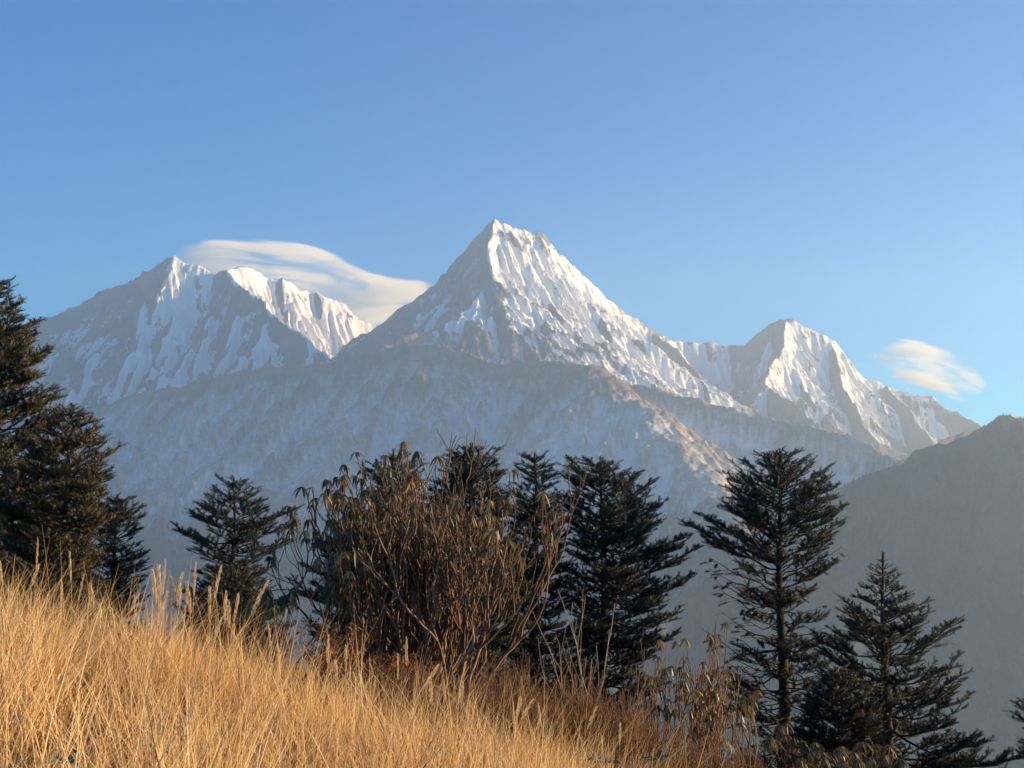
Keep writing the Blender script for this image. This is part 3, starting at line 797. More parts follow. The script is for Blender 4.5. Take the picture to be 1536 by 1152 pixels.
def fir(name, label, Y, trunk, prof, base_extra=0.15, seed=1, gap=0.17, fol=1.0, lean=0.0, leaders=(), bare_from=None, warm=0.0, lower=0.8, shoot=1.0, base_py=None):  # warm shifts the needle tint; on the left firs it paints in sunlight
    """trunk: (px, apex py); prof: rows (py, left px, right px) of the crown's outline"""
    r = np.random.default_rng(seed)
    tx_, apy = trunk
    ax_, _, az = P(tx_, apy, Y)
    bx = ax_ + lean
    bz = float(gz(bx, Y)) - base_extra
    H = az - bz
    root = empty(name, (bx, Y, bz))
    lab(root, label, 'tree', 'dark firs behind the meadow')
    pz = np.array([P(tx_, p[0], Y)[2] - bz for p in prof])[::-1]
    pl = np.array([(tx_ - p[1]) / FPX * Y for p in prof])[::-1]
    pr = np.array([(p[2] - tx_) / FPX * Y for p in prof])[::-1]
    wood = MB()
    def tpos(z):
        s = np.clip(1 - z / H, 0, 1)
        return np.array([-lean * (1 - s) + 0.03 * math.sin(z * 1.7 + seed), 0.02 * math.sin(z * 2.3 + seed * 2), z])
    K = 14
    zz = np.linspace(0, H, K)
    R0 = 0.020 * H + 0.012
    tubes(wood, np.array([[tpos(z) for z in zz]]), np.array([[R0 * (1 - 0.93 * (z / H) ** 0.9) + 0.004 for z in zz]]), 9, 0.3)
    SA, SB, ST_ = [], [], []
    brP, brR = [], []
    twP, twR = [], []
    def foliage_line(pts, t0, tint):
        L = np.linalg.norm(np.diff(pts, axis=0), axis=1).sum()
        n = max(1, int(L / 0.075))
        tt = np.linspace(0, 1, len(pts)); q = np.linspace(t0, 1, n + 1)
        pp = np.stack([np.interp(q, tt, pts[:, i]) for i in range(3)], -1)
        for i in range(n):
            SA.append(pp[i]); SB.append(pp[i + 1]); ST_.append(tint)
    def branch(z, az_, L, rise, fl, dead):
        o = tpos(z)
        d = np.array([math.cos(az_), math.sin(az_), 0])
        k = np.linspace(0, 1, 7)
        droop = r.uniform(0.02, 0.12)
        wob = r.normal(0, 0.025, (7, 3)) * L; wob[0] = 0
        zc = rise * k - (0.30 + droop) * k * (1 - k) * 1.2 * (rise < 0.3) + 0.10 * k ** 3
        pts = o + L * (d[None] * k[:, None] + np.array([0, 0, 1.0])[None] * zc[:, None]) + wob
        brP.append(pts); r0 = 0.005 + 0.011 * L
        brR.append(r0 * (1 - 0.85 * k))
        s = np.array([-d[1], d[0], 0])
        inner = 0.12 + 0.22 * min(1, L / 1.2)
        if not dead:
            foliage_line(pts[3:], 0.0, np.clip(r.normal(0.42 + warm, .2), 0, .95))
        sp = 0.047 / fl
        npos = max(2, int(L * (1 - 0.15) / sp))
        for i in range(npos):
            tt = 0.18 + 0.80 * (i + r.random()) / npos
            if not dead and tt < inner and r.random() < 0.75: continue
            if dead and r.random() < 0.55: continue
            p0 = np.array([np.interp(tt, k, pts[:, j]) for j in range(3)])
            ll = (0.50 * L * (1 - tt) + 0.13 + 0.05 * r.random()) * r.uniform(0.7, 1.1) * shoot
            ll = min(ll, 0.55)
            sg = 1 if (i % 2) else -1
            dd = nrm(d * r.uniform(0.55, 0.9) + s * sg * r.uniform(0.5, 0.95) + np.array([0, 0, r.uniform(0.05, 0.55) - (0.3 if dead else 0)]))
            kk = np.linspace(0, 1, 4)
            q = p0 + dd[None] * (ll * kk)[:, None] + np.array([0, 0, 1.0])[None] * (0.12 * ll * kk ** 2)[:, None] * (-1.6 if dead else 1)
            twP.append(q); twR.append((0.0032 + 0.004 * ll) * (1 - 0.8 * kk))
            if not dead:
                ti = np.clip(r.normal(0.42 + warm, .2), 0, .95)
                if r.random() < 0.012: ti = 1.0
                foliage_line(q, 0.08, ti)
                if ll > 0.17:                          # side shoots
                    for e in range(int(ll / 0.075)):
                        u_ = r.uniform(0.25, 0.95); pe = q[0] + (q[-1] - q[0]) * u_
                        sg2 = 1 if e % 2 else -1
                        s2 = nrm(np.cross(dd, np.array([0, 0, 1.0])))
                        d2 = nrm(dd * 0.8 + s2 * sg2 * r.uniform(.5, .9) + np.array([0, 0, r.uniform(0, .6)]))
                        l2 = r.uniform(0.09, 0.16) * (1.15 - 0.4 * u_)
                        foliage_line(np.array([pe, pe + d2 * l2 * .5, pe + d2 * l2]), 0, ti)
            elif r.random() < 0.45:
                foliage_line(q, 0.55, np.clip(r.normal(0.5 + warm, .2), 0, 1))
    z = 0.3
    ro = r.normal(0, 0.10)
    ztop = pz[-1]
    while z < min(H - 0.06, ztop + 0.03):
        rel = z / H
        wl_, wr_ = np.interp(z, pz, pl), np.interp(z, pz, pr)
        nb = r.integers(4, 7)
        a0 = r.uniform(0, 6.28)
        dead_zone = bare_from is not None and z < P(tx_, bare_from, Y)[2] - bz
        for b in range(nb):
            az_ = a0 + b * 2 * math.pi / nb + r.normal(0, .22)
            c = math.cos(az_)
            L = (wr_ * max(c, 0) ** 1.3 + wl_ * max(-c, 0) ** 1.3 + 0.5 * (wl_ + wr_) * 0.9 * (1 - abs(c) ** 1.3))
            L *= r.uniform(0.80, 1.22) * float(np.clip(1.0 + 0.55 * perlin(np.array([az_ * 1.1 + seed * 3.1]), np.array([z * 1.5 + seed]), 7)[0], .45, 1.06))
            if r.random() < 0.10: L *= 0.6
            if L < 0.05: L = 0.05
            tl = (H - z) / max(0.3, H)
            rise = np.interp(tl, [0, 0.08, 0.25, 0.6, 1], [0.95, 0.65, 0.38, 0.12, -0.05]) + ro + r.normal(0, 0.12)
            Lh = L / max(1.0, math.sqrt(1 + 0.4 * rise * rise))
            branch(z - rise * L * 0.45, az_, Lh, rise, fol * r.uniform(.75, 1.15), dead_zone and r.random() < lower)
        step = gap * r.uniform(.75, 1.25) * (0.75 + 0.4 * min(1, (wl_ + wr_) / 1.4))
        z += max(step * 0.72, 0.06)
    # leading shoots
    for (lpx, lpy, lh) in [(tx_, apy, 0.42)] + list(leaders):
        lx, _, lz = P(lpx, lpy, Y)
        top = np.array([lx - bx, r.normal(0, .02), lz - bz])
        bot = top - np.array([(lx - ax_) * 0.35 if lpx != tx_ else 0, 0, lh])
        pts = np.array([bot + (top - bot) * q for q in np.linspace(0, 1, 5)])
        if lpx != tx_: pts[0] = tpos(max(0.2, lz - bz - lh * 1.6)); 
        brP.append(np.array([np.interp(np.linspace(0, 1, 7), np.linspace(0, 1, 5), pts[:, i]) for i in range(3)]).T); brR.append(np.linspace(0.011, 0.004, 7))
        foliage_line(pts, 0.1, 0.45)
        for e, fr in enumerate((0.35, 0.35, 0.35, 0.35, 0.62, 0.62, 0.62)):
            a = e * 1.57 + r.uniform(0, .5); pe = bot + (top - bot) * fr
            l2 = (0.20 if fr < .5 else 0.10) * r.uniform(.8, 1.15)
            d2 = nrm(np.array([math.cos(a), math.sin(a), 0.55]))
            foliage_line(np.array([pe, pe + d2 * l2 * .5, pe + d2 * l2]), 0, 0.45)
    tubes(wood, brP, brR, 5, np.clip(r.normal(0.35, .15, len(brP)), 0, 1))
    if twP: tubes(wood, twP, twR, 3, np.clip(r.normal(0.3, .15, len(twP)), 0, 1))
    wood.build('trunk', mat_bark, root, True)
    cr = MB()
    needles(cr, np.array(SA), np.array(SB), np.array(ST_), 15, 0.042, 0.0095, r)
    print('FIR', seed, len(SA), len(brP), len(twP))
    cr.build('crown', mat_needle, root)
    return root

fir('fir_tree', 'large fir tinted sunlit brown-green, cut off by the picture edge beside the tall grass', 19, (-6, 415),
    [(425, -10, -2), (445, -20, 6), (470, -60, 26), (500, -70, 42), (560, -90, 78), (600, -100, 92), (660, -110, 100), (760, -120, 105), (860, -120, 108), (920, -110, 100)], seed=1, warm=.34, gap=.13)  # warm: low sun on this foliage is put into the needle tint
fir('fir_tree', 'bushy fir tinted sunlit brown-green, with a forked tip, standing against the large fir at the edge', 17, (106, 612),
    [(622, 96, 118), (640, 80, 128), (655, 66, 140), (690, 40, 166), (720, 24, 166), (780, 10, 160), (850, 0, 154), (930, 0, 146)], seed=2, warm=.36, gap=.11)  # sunlight on the foliage tinted into the needles here too
fir('fir_tree', 'low dark fir just right of the bushy brown-green fir', 21, (176, 742),
    [(755, 165, 190), (775, 150, 204), (800, 145, 212), (840, 140, 217), (880, 140, 217), (930, 140, 214)], seed=3, gap=.15)
fir('fir_tree', 'lone blackish fir with a rounded top, apart between the tall grass and the twiggy bush', 24, (350, 716),
    [(728, 336, 366), (750, 305, 392), (772, 284, 405), (790, 278, 440), (815, 272, 432), (845, 282, 415), (870, 300, 400), (900, 290, 410), (960, 280, 430)], seed=4, gap=.2, fol=.85)
fir('fir_tree', 'small greenish fir in front of the lone rounded fir, half hidden by grass', 18.5, (345, 856),
    [(866, 330, 360), (885, 305, 390), (910, 285, 420), (950, 275, 430), (1000, 270, 430)], seed=5, gap=.14, warm=.12)
fir('fir_tree', 'fir whose crossed tip rises just behind the top of the twiggy bush', 21, (590, 674),
    [(688, 580, 602), (704, 562, 622), (740, 548, 640), (800, 522, 660), (840, 465, 680), (870, 455, 690), (920, 470, 700), (1000, 480, 700)], seed=6, gap=.17)
fir('fir_tree', 'dark broad-topped fir between the twiggy bush and the narrow fir', 22, (706, 664),
    [(680, 686, 724), (694, 664, 742), (720, 656, 760), (780, 640, 775), (850, 630, 780), (920, 620, 790), (1000, 610, 800)], seed=7, gap=.15, leaders=((684, 686, .3),))
fir('fir_tree', 'narrow pointed fir between two broad-topped firs', 23, (802, 680),
    [(694, 792, 812), (712, 776, 828), (740, 764, 838), (780, 756, 845), (830, 758, 848), (860, 768, 860), (920, 760, 885), (980, 750, 895), (1040, 750, 900)], seed=8, gap=.17)
fir('fir_tree', 'broad dark fir with a dense head and a bare middle trunk', 23.5, (903, 684),
    [(700, 880, 920), (716, 846, 940), (745, 838, 966), (775, 836, 980), (790, 846, 1004), (820, 850, 1022), (850, 848, 1026), (880, 850, 1034), (920, 852, 1030), (960, 860, 1014), (1000, 850, 1000), (1050, 850, 985)], seed=9, gap=.18, leaders=((852, 712, .3), (936, 712, .3), (950, 722, .25)))
fir('fir_tree', 'tallest fir, with a twin top and sparse lower branches', 24, (1168, 676),
    [(690, 1142, 1196), (710, 1118, 1222), (725, 1088, 1236), (750, 1082, 1250), (775, 1068, 1264), (800, 1056, 1272), (830, 1046, 1266), (852, 1050, 1250), (880, 1060, 1245), (905, 1048, 1250), (940, 1046, 1240), (970, 1056, 1240),
     (1010, 1062, 1235), (1050, 1080, 1240), (1100, 1100, 1250)], seed=11, gap=.19, leaders=((1146, 682, .35), (1200, 690, .35), (1092, 722, .25), (1224, 716, .25)), bare_from=850, lower=.55, warm=.03)
fir('fir_tree', 'conical dark fir with a long thin bare leader', 22.5, (1324, 828),
    [(866, 1312, 1338), (880, 1296, 1350), (905, 1272, 1368), (935, 1250, 1400), (965, 1242, 1416), (1000, 1240, 1440), (1050, 1238, 1440), (1090, 1240, 1486), (1130, 1232, 1484), (1190, 1225, 1490)], seed=12, gap=.21, fol=.9)
fir('fir_tree', 'young dark fir filling the gap below the twin-topped fir and the conical fir', 21.5, (1256, 1000),
    [(1012, 1240, 1274), (1035, 1222, 1296), (1065, 1200, 1316), (1100, 1190, 1322), (1160, 1180, 1330)], seed=13, gap=.14)
fir('fir_tree', 'fir outside the picture, only branch tips reaching in at the right edge', 21.5, (1592, 1010),
    [(1030, 1585, 1610), (1060, 1570, 1635), (1090, 1526, 1680), (1130, 1528, 1690), (1200, 1540, 1700)], seed=14, gap=.18)

# ------------------------------------------------------------------ shrubs
mat_twig = tint_mat('twig_bark', [(0, (0.06, 0.031, 0.020)), (0.5, (0.16, 0.088, 0.052)), (1, (0.31, 0.19, 0.115))], 0.75, 0, 0.2, 9.0)
mat_pale = tint_mat('pale_twig', [(0, (0.22, 0.15, 0.10)), (1, (0.42, 0.32, 0.24))], 0.8, 0, 0.2)
mat_russet = tint_mat('russet_twig', [(0, (0.085, 0.045, 0.027)), (0.6, (0.20, 0.105, 0.055)), (1, (0.34, 0.20, 0.105))], 0.8, 0.1, 0.2)
mat_rleaf = tint_mat('rhododendron_leaf', [(0, (0.05, 0.055, 0.018)), (0.5, (0.13, 0.10, 0.035)), (0.8, (0.26, 0.16, 0.06)), (1, (0.42, 0.30, 0.13))], 0.4, 0.2, 0.5)
mat_gleaf = tint_mat('green_leaf', [(0, (0.035, 0.05, 0.015)), (1, (0.13, 0.14, 0.04))], 0.4, 0.25, 0.5)
mat_rusleaf = tint_mat('russet_leaf', [(0, (0.13, 0.045, 0.02)), (0.7, (0.30, 0.11, 0.04)), (1, (0.45, 0.22, 0.10))], 0.7, 0.3, 0.2)

def leaf_batch(mb, base, d, L, W, tint, droop=0.35, r=None):
    """curved lance-shaped leaves: base (n,3), d (n,3)"""
    n = len(base); K = 5
    k = np.linspace(0, 1, K)
    d = nrm(d)
    s = nrm(np.cross(d, np.array([0, 0, 1.0]) + r.normal(0, .25, (n, 3))))
    c = base[:, None] + d[:, None] * (L[:, None] * k)[..., None]
    c[..., 2] -= droop * L[:, None] * k ** 2
    w = W[:, None] * np.sin(np.clip(k * 0.93 + 0.07, 0, 1) * math.pi)[None] ** 0.8 * 0.5
    nb = np.cross(s, d)
    Lf = c - s[:, None] * w[..., None] + nb[:, None] * w[..., None] * 0.35
    Rt = c + s[:, None] * w[..., None] + nb[:, None] * w[..., None] * 0.35
    V_ = np.stack([Lf, c, Rt], 2).reshape(-1, 3)
    ix = np.arange(n * K * 3).reshape(n, K, 3)
    Q1 = np.stack([ix[:, :-1, 0], ix[:, :-1, 1], ix[:, 1:, 1], ix[:, 1:, 0]], -1).reshape(-1, 4)
    Q2 = np.stack([ix[:, :-1, 1], ix[:, :-1, 2], ix[:, 1:, 2], ix[:, 1:, 1]], -1).reshape(-1, 4)
    mb.add(V_, None, np.concatenate([Q1, Q2]), np.repeat(tint, K * 3))

def grow(r, p, d, L, rad, depth, out, tips, spread=0.5, up=0.35, wob=0.16, kids=(2, 3), thin=.72):
    K = 6
    pts = [p]; q = p.copy(); dd = d.copy()
    for i in range(K - 1):
        dd = nrm(dd + r.normal(0, wob, 3) + np.array([0, 0, up * 0.3]))
        q = q + dd * L / (K - 1); pts.append(q)
    pts = np.array(pts)
    r1 = rad * (thin + .08)
    out.append((pts, np.linspace(rad, r1, K), depth))
    if depth == 0:
        tips.append((q, dd)); return
    n = r.integers(kids[0], kids[1] + 1)
    a0 = r.uniform(0, 6.28)
    ref = np.array([1.0, 0, 0]) if abs(dd[2]) > .7 else np.array([0, 0, 1.0])
    u = nrm(np.cross(dd, ref)); v = np.cross(dd, u)
    for i in range(n):
        a = a0 + i * 6.283 / n + r.normal(0, .3)
        nd = nrm(dd + (u * math.cos(a) + v * math.sin(a)) * spread * r.uniform(.5, 1.3) + np.array([0, 0, up * 0.5]))
        t = 1.0 if i == 0 else r.uniform(0.55, 1.0)
        ps = pts[-1] if t == 1.0 else np.array([np.interp(t, np.linspace(0, 1, K), pts[:, j]) for j in range(3)])
        grow(r, ps, nd, L * r.uniform(.62, .92), r1 * (0.95 if i == 0 else thin + .08), depth - 1, out, tips, spread, up, wob, kids, thin)

def whorl(mb, tips, r, n=(6, 10), L=(.07, .13), W=.028, tl=0, th=1, hang=0.6):
    B, D_, LL, TT = [], [], [], []
    for (p, d) in tips:
        m = r.integers(n[0], n[1] + 1); ti = r.uniform(tl, th)
        for i in range(m):
            a = i * 6.283 / m + r.normal(0, .25)
            B.append(p); D_.append(np.array([math.cos(a), math.sin(a), r.uniform(-hang * 1.4, 0.35)]))
            LL.append(r.uniform(*L)); TT.append(np.clip(ti + r.normal(0, .15), 0, 1))
    if B: leaf_batch(mb, np.array(B), np.array(D_), np.array(LL), np.full(len(B), W), np.array(TT, np.float32), hang, r)

def shrub(name, label, cat, px, Y, stems, L, rad, depth, mat, seed, spread=.5, up=.35, wob=.16, kids=(2, 3), leaf=None, leaf_frac=0.5, group=None, stem_spread=.5, base_r=.3, leaf_mat=None, sides=5, tfun=None, fan=None, thin=.72):
    r = np.random.default_rng(seed)
    bx = (px - 768) / FPX * Y
    bz = float(gz(bx, Y)) - 0.05
    root = empty(name, (bx, Y, bz))
    lab(root, label, cat, group)
    out, tips = [], []
    for i in range(stems):
        a = r.uniform(0, 6.28) if fan is None else (0 if r.random() < .5 else math.pi) + r.normal(0, fan)
        rr = base_r * math.sqrt(r.random())
        p = np.array([math.cos(a) * rr, math.sin(a) * rr, 0])
        d = nrm(np.array([math.cos(a) * stem_spread * (.2 + rr / max(base_r, .01)), math.sin(a) * stem_spread * (.2 + rr / max(base_r, .01)), 1.0]))
        one = []
        grow(r, p, d, L * r.uniform(.75, 1.15), rad * r.uniform(.7, 1.1), depth, one, tips, spread, up, wob, kids, thin)
        mb = MB()
        big = [o for o in one if o[2] == depth]; small = [o for o in one if o[2] < depth]
        tubes(mb, [o[0] for o in big], [o[1] for o in big], 7, r.uniform(.3, .6))
        if small: tubes(mb, [o[0] for o in small], [o[1] for o in small], sides, np.clip(r.normal(.5, .25, len(small)), 0, 1))
        mb.build('stem', mat, root, True)
        out += one
    if leaf:
        sel = [t for t in tips if r.random() < (tfun(t[0]) if tfun else leaf_frac)]
        if sel:
            mb = MB(); whorl(mb, sel, r, **leaf); mb.build('leaves', leaf_mat or mat_rleaf, root)
    return root, out, tips

shrub('rhododendron_bush', 'large twiggy brown rhododendron bush with curled leaves on its upper left', 'bush', 622, 16.0, 38, .73, .025, 6, mat_twig, 5, spread=.30, up=.52, wob=.19, kids=(2, 2), thin=.76,
      leaf=dict(n=(5, 8), L=(.07, .12), W=.030, tl=.15, th=1, hang=.8), stem_spread=.24, base_r=.56, sides=4,
      tfun=lambda p: (0.09 + 0.58 * float(sstep(0.2, -0.9, p[0]))) * float(sstep(1.6, 2.3, p[2])) + .035)
shrub('rhododendron_sapling', 'thin young rhododendron with drooping green leaves left of the large twiggy bush', 'bush', 424, 15.0, 3, .62, .013, 2, mat_twig, 15, spread=.35, up=.6, kids=(2, 2),
      leaf=dict(n=(8, 11), L=(.10, .16), W=.035, tl=.1, th=.9, hang=.9), leaf_frac=.85, leaf_mat=mat_gleaf, stem_spread=.12, base_r=.12)
r_, o_, tips_ = shrub('russet_shrub', 'rust-red leafy shrub at the left foot of the large twiggy bush', 'bush', 530, 14.5, 9, .34, .008, 4, mat_russet, 25, spread=.55, up=.25, kids=(2, 3),
      leaf=dict(n=(3, 6), L=(.03, .06), W=.02, tl=0, th=1, hang=.5), leaf_frac=.9, leaf_mat=mat_rusleaf, stem_spread=.45, base_r=.2, sides=3)
shrub('bare_shrub', 'pale leafless shrub of thin straight twigs before the broad fir', 'bush', 905, 15.0, 5, .75, .008, 2, mat_pale, 35, spread=.45, up=.3, wob=.07, stem_spread=.30, base_r=.15, kids=(2, 3), sides=3)
for i, (px, Y, h, lb) in enumerate(((1000, 16.5, .62, 'upright twiggy rhododendron below the broad fir with the bare middle trunk'), (1050, 17.5, .72, 'taller upright twiggy rhododendron with yellow leaf tufts between two firs'), (1095, 16.2, .5, 'shorter twiggy rhododendron at the foot of the twin-topped fir'))):
    shrub('rhododendron_bush', lb, 'bush', px, Y, 8, h, .014, 3, mat_twig, 45 + i, spread=.33, up=.6, wob=.10, kids=(2, 3),
          leaf=dict(n=(5, 9), L=(.07, .12), W=.028, tl=.3, th=1, hang=.8), leaf_frac=.22, stem_spread=.28, base_r=.28, sides=3, group='upright rhododendrons below the firs')
for i, (px, Y, lb) in enumerate(((1180, 16.5, 'low olive rhododendron at the picture foot below the twin-topped fir'), (1262, 17.0, 'low olive rhododendron with hanging leaves below the young dark fir'), (1330, 17.5, 'low olive rhododendron at the foot of the conical fir'))):
    shrub('rhododendron_bush', lb, 'bush', px, Y, 9, .44, .012, 3, mat_twig, 65 + i, spread=.45, up=.45, kids=(2, 3),
          leaf=dict(n=(6, 10), L=(.08, .13), W=.03, tl=0, th=.75, hang=.7), leaf_frac=.7, stem_spread=.5, base_r=.3, sides=3, group='low rhododendrons at the foot of the firs')
HEATH = [(655, 14.2, .26, 'low rust-brown heath shrub in front of the large twiggy bush'), (722, 14.0, .30, 'rust-brown heath shrub right of the large twiggy bush'), (790, 14.4, .32, 'rust-brown heath shrub below the narrow pointed fir'), (850, 14.6, .32, 'rust-brown heath shrub left of the pale leafless shrub'),
         (925, 14.4, .32, 'rust-brown heath shrub right of the pale leafless shrub'), (985, 14.8, .30, 'rust-brown heath shrub two places right of the pale leafless shrub'), (1045, 14.6, .26, 'rust-brown heath shrub below the upright twiggy rhododendrons'), (1110, 15.0, .20, 'last rust-brown heath shrub towards the olive rhododendrons')]
for i, (px, Y, h, lb) in enumerate(HEATH):
    shrub('heath_shrub', lb, 'bush', px, Y, 40, h * .92, .006, 4, mat_russet, 85 + i, spread=.45, up=.5, wob=.12, kids=(2, 3), stem_spread=.6, base_r=.5, sides=3, thin=.8, group='rust-brown heath shrubs beyond the grass')

# broad frosted leaves at the lower edge
nl = NT('frosted_leaf')
tc = nl.n('ShaderNodeTexCoord')
fc = nl.mix(nl.mrange(nl.noise(tc.outputs['Object'], 22, 4, .6), .45, .65), C(.07, .11, .035), C(.27, .28, .20))
fb = nl.n('ShaderNodeBsdfPrincipled', {'Base Color': fc, 'Roughness': .7, 'Specular IOR Level': .1})
nl.link(fb.outputs[0], nl.out.inputs[0])
for i, (px, py, Y, n, lb) in enumerate(((96, 1136, 6.6, 4, 'broad olive leaves at the lower edge under the tall grass'), (908, 1138, 10.5, 5, 'frosted broad leaves at the lower edge below the pale leafless shrub'), (985, 1134, 10.5, 6, 'larger tuft of frosted green leaves at the lower edge, beside the smaller frosted leaves'))):
    x, y, z = P(px, py, Y)
    g0 = float(gz(x, Y)) - .03
    root = lab(empty('broadleaf_plant', (x, Y, g0)), lb, 'plant')
    r = np.random.default_rng(500 + i)
    mb = MB(); hh = z - g0
    st = np.array([[[r.normal(0, .01), r.normal(0, .01), 0], [0, 0, hh * .5], [r.normal(0, .01), 0, hh - .03]]])
    tubes(mb, st, [[.006, .005, .004]], 6, .5); mb.build('stem', mat_twig, root, True)
    mb = MB()
    a = np.arange(n) * 6.283 / n + r.uniform(0, 6)
    leaf_batch(mb, np.repeat(st[0, -1][None], n, 0), np.stack([np.cos(a), np.sin(a), r.uniform(.2, .7, n)], -1), r.uniform(.12, .18, n), np.full(n, .06), np.full(n, .5, np.float32), .4, r)
    mb.build('leaves', nl.m, root)

# ------------------------------------------------------------------ clouds (beyond the haze)
def outward(o):
    bm = bmesh.new(); bm.from_mesh(o.data)
    bmesh.ops.recalc_face_normals(bm, faces=bm.faces[:])
    bm.to_mesh(o.data); bm.free()

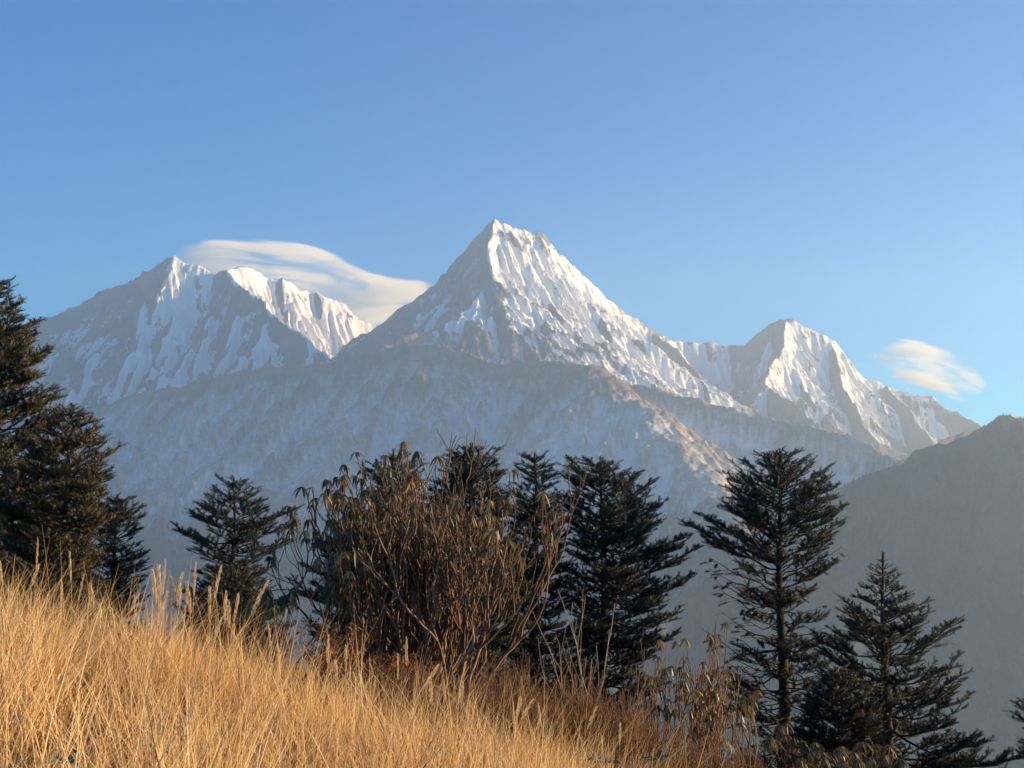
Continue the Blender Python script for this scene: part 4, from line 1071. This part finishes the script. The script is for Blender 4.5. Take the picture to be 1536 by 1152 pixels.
SHEAR = 0.165      # the cloud layers rise away from the viewer, blown up over the ridge
def cloud(name, label, x0, x1, Y, depth, rows, dens, seed, flow=6.0, fine=1.0, edge=.10, rag=.18):
    """rows: (px, py top, py bottom)"""
    tl, tr_ = P(x0, 500, Y), P(x1, 500, Y)
    L = tr_[0] - tl[0]
    zt = [P(a, b, Y)[2] for a, b, c in rows]; zb = [P(a, c, Y)[2] for a, b, c in rows]
    xs_ = [P(a, 500, Y)[0] for a, b, c in rows]
    zmin, zmax = min(zb), max(zt)
    Hh = zmax - zmin
    cx0, cz0 = (tl[0] + tr_[0]) / 2, zmin
    u = (np.array(xs_) - tl[0]) / L
    tn = (np.array(zt) - zmin) / Hh; bn = (np.array(zb) - zmin) / Hh
    n = NT(name + '_vapour')
    tc = n.n('ShaderNodeTexCoord')
    sp = n.n('ShaderNodeSeparateXYZ', {0: tc.outputs['Object']})
    un = n.math('ADD', n.math('DIVIDE', sp.outputs[0], L), .5)
    zn = n.math('DIVIDE', n.math('SUBTRACT', sp.outputs[2], n.math('MULTIPLY', sp.outputs[1], SHEAR)), Hh)
    def curve(vals):
        nd = n.n('ShaderNodeFloatCurve', {'Value': un})
        cv = nd.mapping.curves[0]
        while len(cv.points) < len(u): cv.points.new(.5, .5)
        for p_, a_, b_ in zip(cv.points, u, vals): p_.location = (a_, b_)
        nd.mapping.update()
        return nd.outputs[0]
    top, bot = curve(tn), curve(bn)
    dt = n.math('SUBTRACT', top, zn); db = n.math('SUBTRACT', zn, bot)
    vec = n.n('ShaderNodeCombineXYZ', {0: n.math('MULTIPLY', un, flow), 1: n.math('DIVIDE', sp.outputs[1], depth * 4.0), 2: n.math('MULTIPLY', dt, 9.0 * fine)})
    nz = n.n('ShaderNodeTexNoise', {'Vector': vec.outputs[0], 'Scale': 1.0, 'Detail': 8.0, 'Roughness': .62, 'Distortion': .9}).outputs[0]
    vec2 = n.n('ShaderNodeCombineXYZ', {0: n.math('MULTIPLY', un, flow * 1.1), 1: n.math('DIVIDE', sp.outputs[1], depth * 5.0), 2: n.math('MULTIPLY', zn, 2.4)})
    hz_ = n.n('ShaderNodeTexNoise', {'Vector': vec2.outputs[0], 'Scale': 1.0, 'Detail': 6.0, 'Roughness': .6, 'Distortion': .4}).outputs[0]
    nz2 = n.math('SUBTRACT', nz, .5); hz2 = n.math('SUBTRACT', hz_, .5)
    e1 = n.mrange(n.math('ADD', dt, n.math('MULTIPLY', nz2, rag)), 0.0, edge)
    e2 = n.mrange(n.math('ADD', db, n.math('MULTIPLY', n.math('ADD', nz2, hz2), .8)), 0.0, .55)
    e3 = n.mrange(n.math('ADD', n.math('SUBTRACT', .5, n.math('ABSOLUTE', n.math('SUBTRACT', un, .5))), n.math('MULTIPLY', hz2, .22)), 0.0, .14)
    yy = n.math('DIVIDE', sp.outputs[1], depth * .5)
    e4 = n.math('SUBTRACT', 1.0, n.math('MULTIPLY', yy, yy), True)
    tex = n.math('MULTIPLY', n.mrange(nz, .39, .61, .08, 1.0), n.mrange(hz_, .37, .58, .08, 1.0))
    dn = n.math('MULTIPLY', n.math('MULTIPLY', e1, e2), n.math('MULTIPLY', n.math('MULTIPLY', e3, e4), n.math('MULTIPLY', tex, dens)))
    pv = n.n('ShaderNodeVolumePrincipled', {'Color': C(1, .985, .97), 'Absorption Color': C(1, 1, 1), 'Density': dn, 'Anisotropy': 0.1})
    n.link(pv.outputs[0], n.out.inputs['Volume'])
    n.m.cycles.volume_step_rate = 0.10
    # a closed lens-shaped hull round the vapour
    uu_ = np.linspace(0, 1, 40); S = 16
    tt_ = np.interp(uu_, u, tn); bb_ = np.interp(uu_, u, bn)
    mid_ = (tt_ + bb_) / 2 * Hh; hf = ((tt_ - bb_) / 2 + .06) * Hh * 1.12
    tp = np.clip(np.sin(np.clip(uu_, 0.004, .996) * math.pi) ** .35, .02, 1)
    a = np.arange(S) * 2 * math.pi / S
    V_ = np.stack([np.repeat(((uu_ - .5) * L)[:, None], S, 1), depth * .52 * np.cos(a)[None] * tp[:, None], mid_[:, None] + hf[:, None] * 1.25 * np.sin(a)[None] * tp[:, None]], -1).reshape(-1, 3)
    V_[:, 2] += V_[:, 1] * SHEAR
    ix = np.arange(40 * S).reshape(40, S)
    Q_ = np.stack([ix[:-1], ix[1:], np.roll(ix[1:], -1, 1), np.roll(ix[:-1], -1, 1)], -1).reshape(-1, 4)
    o = mesh_obj(name, V_, [Q_, ix[:1], ix[-1:, ::-1]], n.m, None, True, None, (cx0, Y, cz0))
    outward(o)
    lab(o, label, 'cloud')
    return o

cloud('cloud', 'long smooth cream cloud streaming over the shaded massif', 255, 668, 26600, 4800,
      [(255, 388, 410), (280, 370, 425), (310, 361, 445), (345, 357, 465), (390, 363, 485), (450, 366, 505), (480, 374, 508), (510, 390, 508), (540, 404, 506), (570, 414, 500), (600, 418, 492), (630, 420, 476), (668, 434, 455)], .0040, 1, flow=4.0)
cloud('cloud', 'small cream cloud puff in the open sky above the dark hill', 1262, 1470, 26000, 2400,
      [(1262, 536, 552), (1290, 534, 552), (1315, 528, 556), (1340, 518, 564), (1360, 512, 574), (1390, 518, 586), (1420, 532, 593), (1448, 550, 594), (1470, 566, 588)], .0075, 2, flow=3.0, fine=.45, edge=.22, rag=.45)

# ------------------------------------------------------------------ haze: one closed box of even air
nh = NT('haze_air')
HAZE = 0.000038
pv = nh.n('ShaderNodeVolumePrincipled', {'Color': C(.62, .79, 1.0), 'Absorption Color': C(1, 1, 1), 'Density': HAZE, 'Anisotropy': 0.44})
nh.link(pv.outputs[0], nh.out.inputs['Volume'])
bx0, bx1, by0, by1, bz0, bz1 = -10600, 10600, -2600, 23800, -1420, 3950
V = [(x, y, z) for x in (bx0, bx1) for y in (by0, by1) for z in (bz0, bz1)]
hz = mesh_obj('haze', V, [[[0, 1, 3, 2], [4, 6, 7, 5], [0, 4, 5, 1], [2, 3, 7, 6], [0, 2, 6, 4], [1, 5, 7, 3]]], nh.m)
outward(hz)
lab(hz,
    'pale blue haze filling the valley air', 'haze', None, 'stuff')
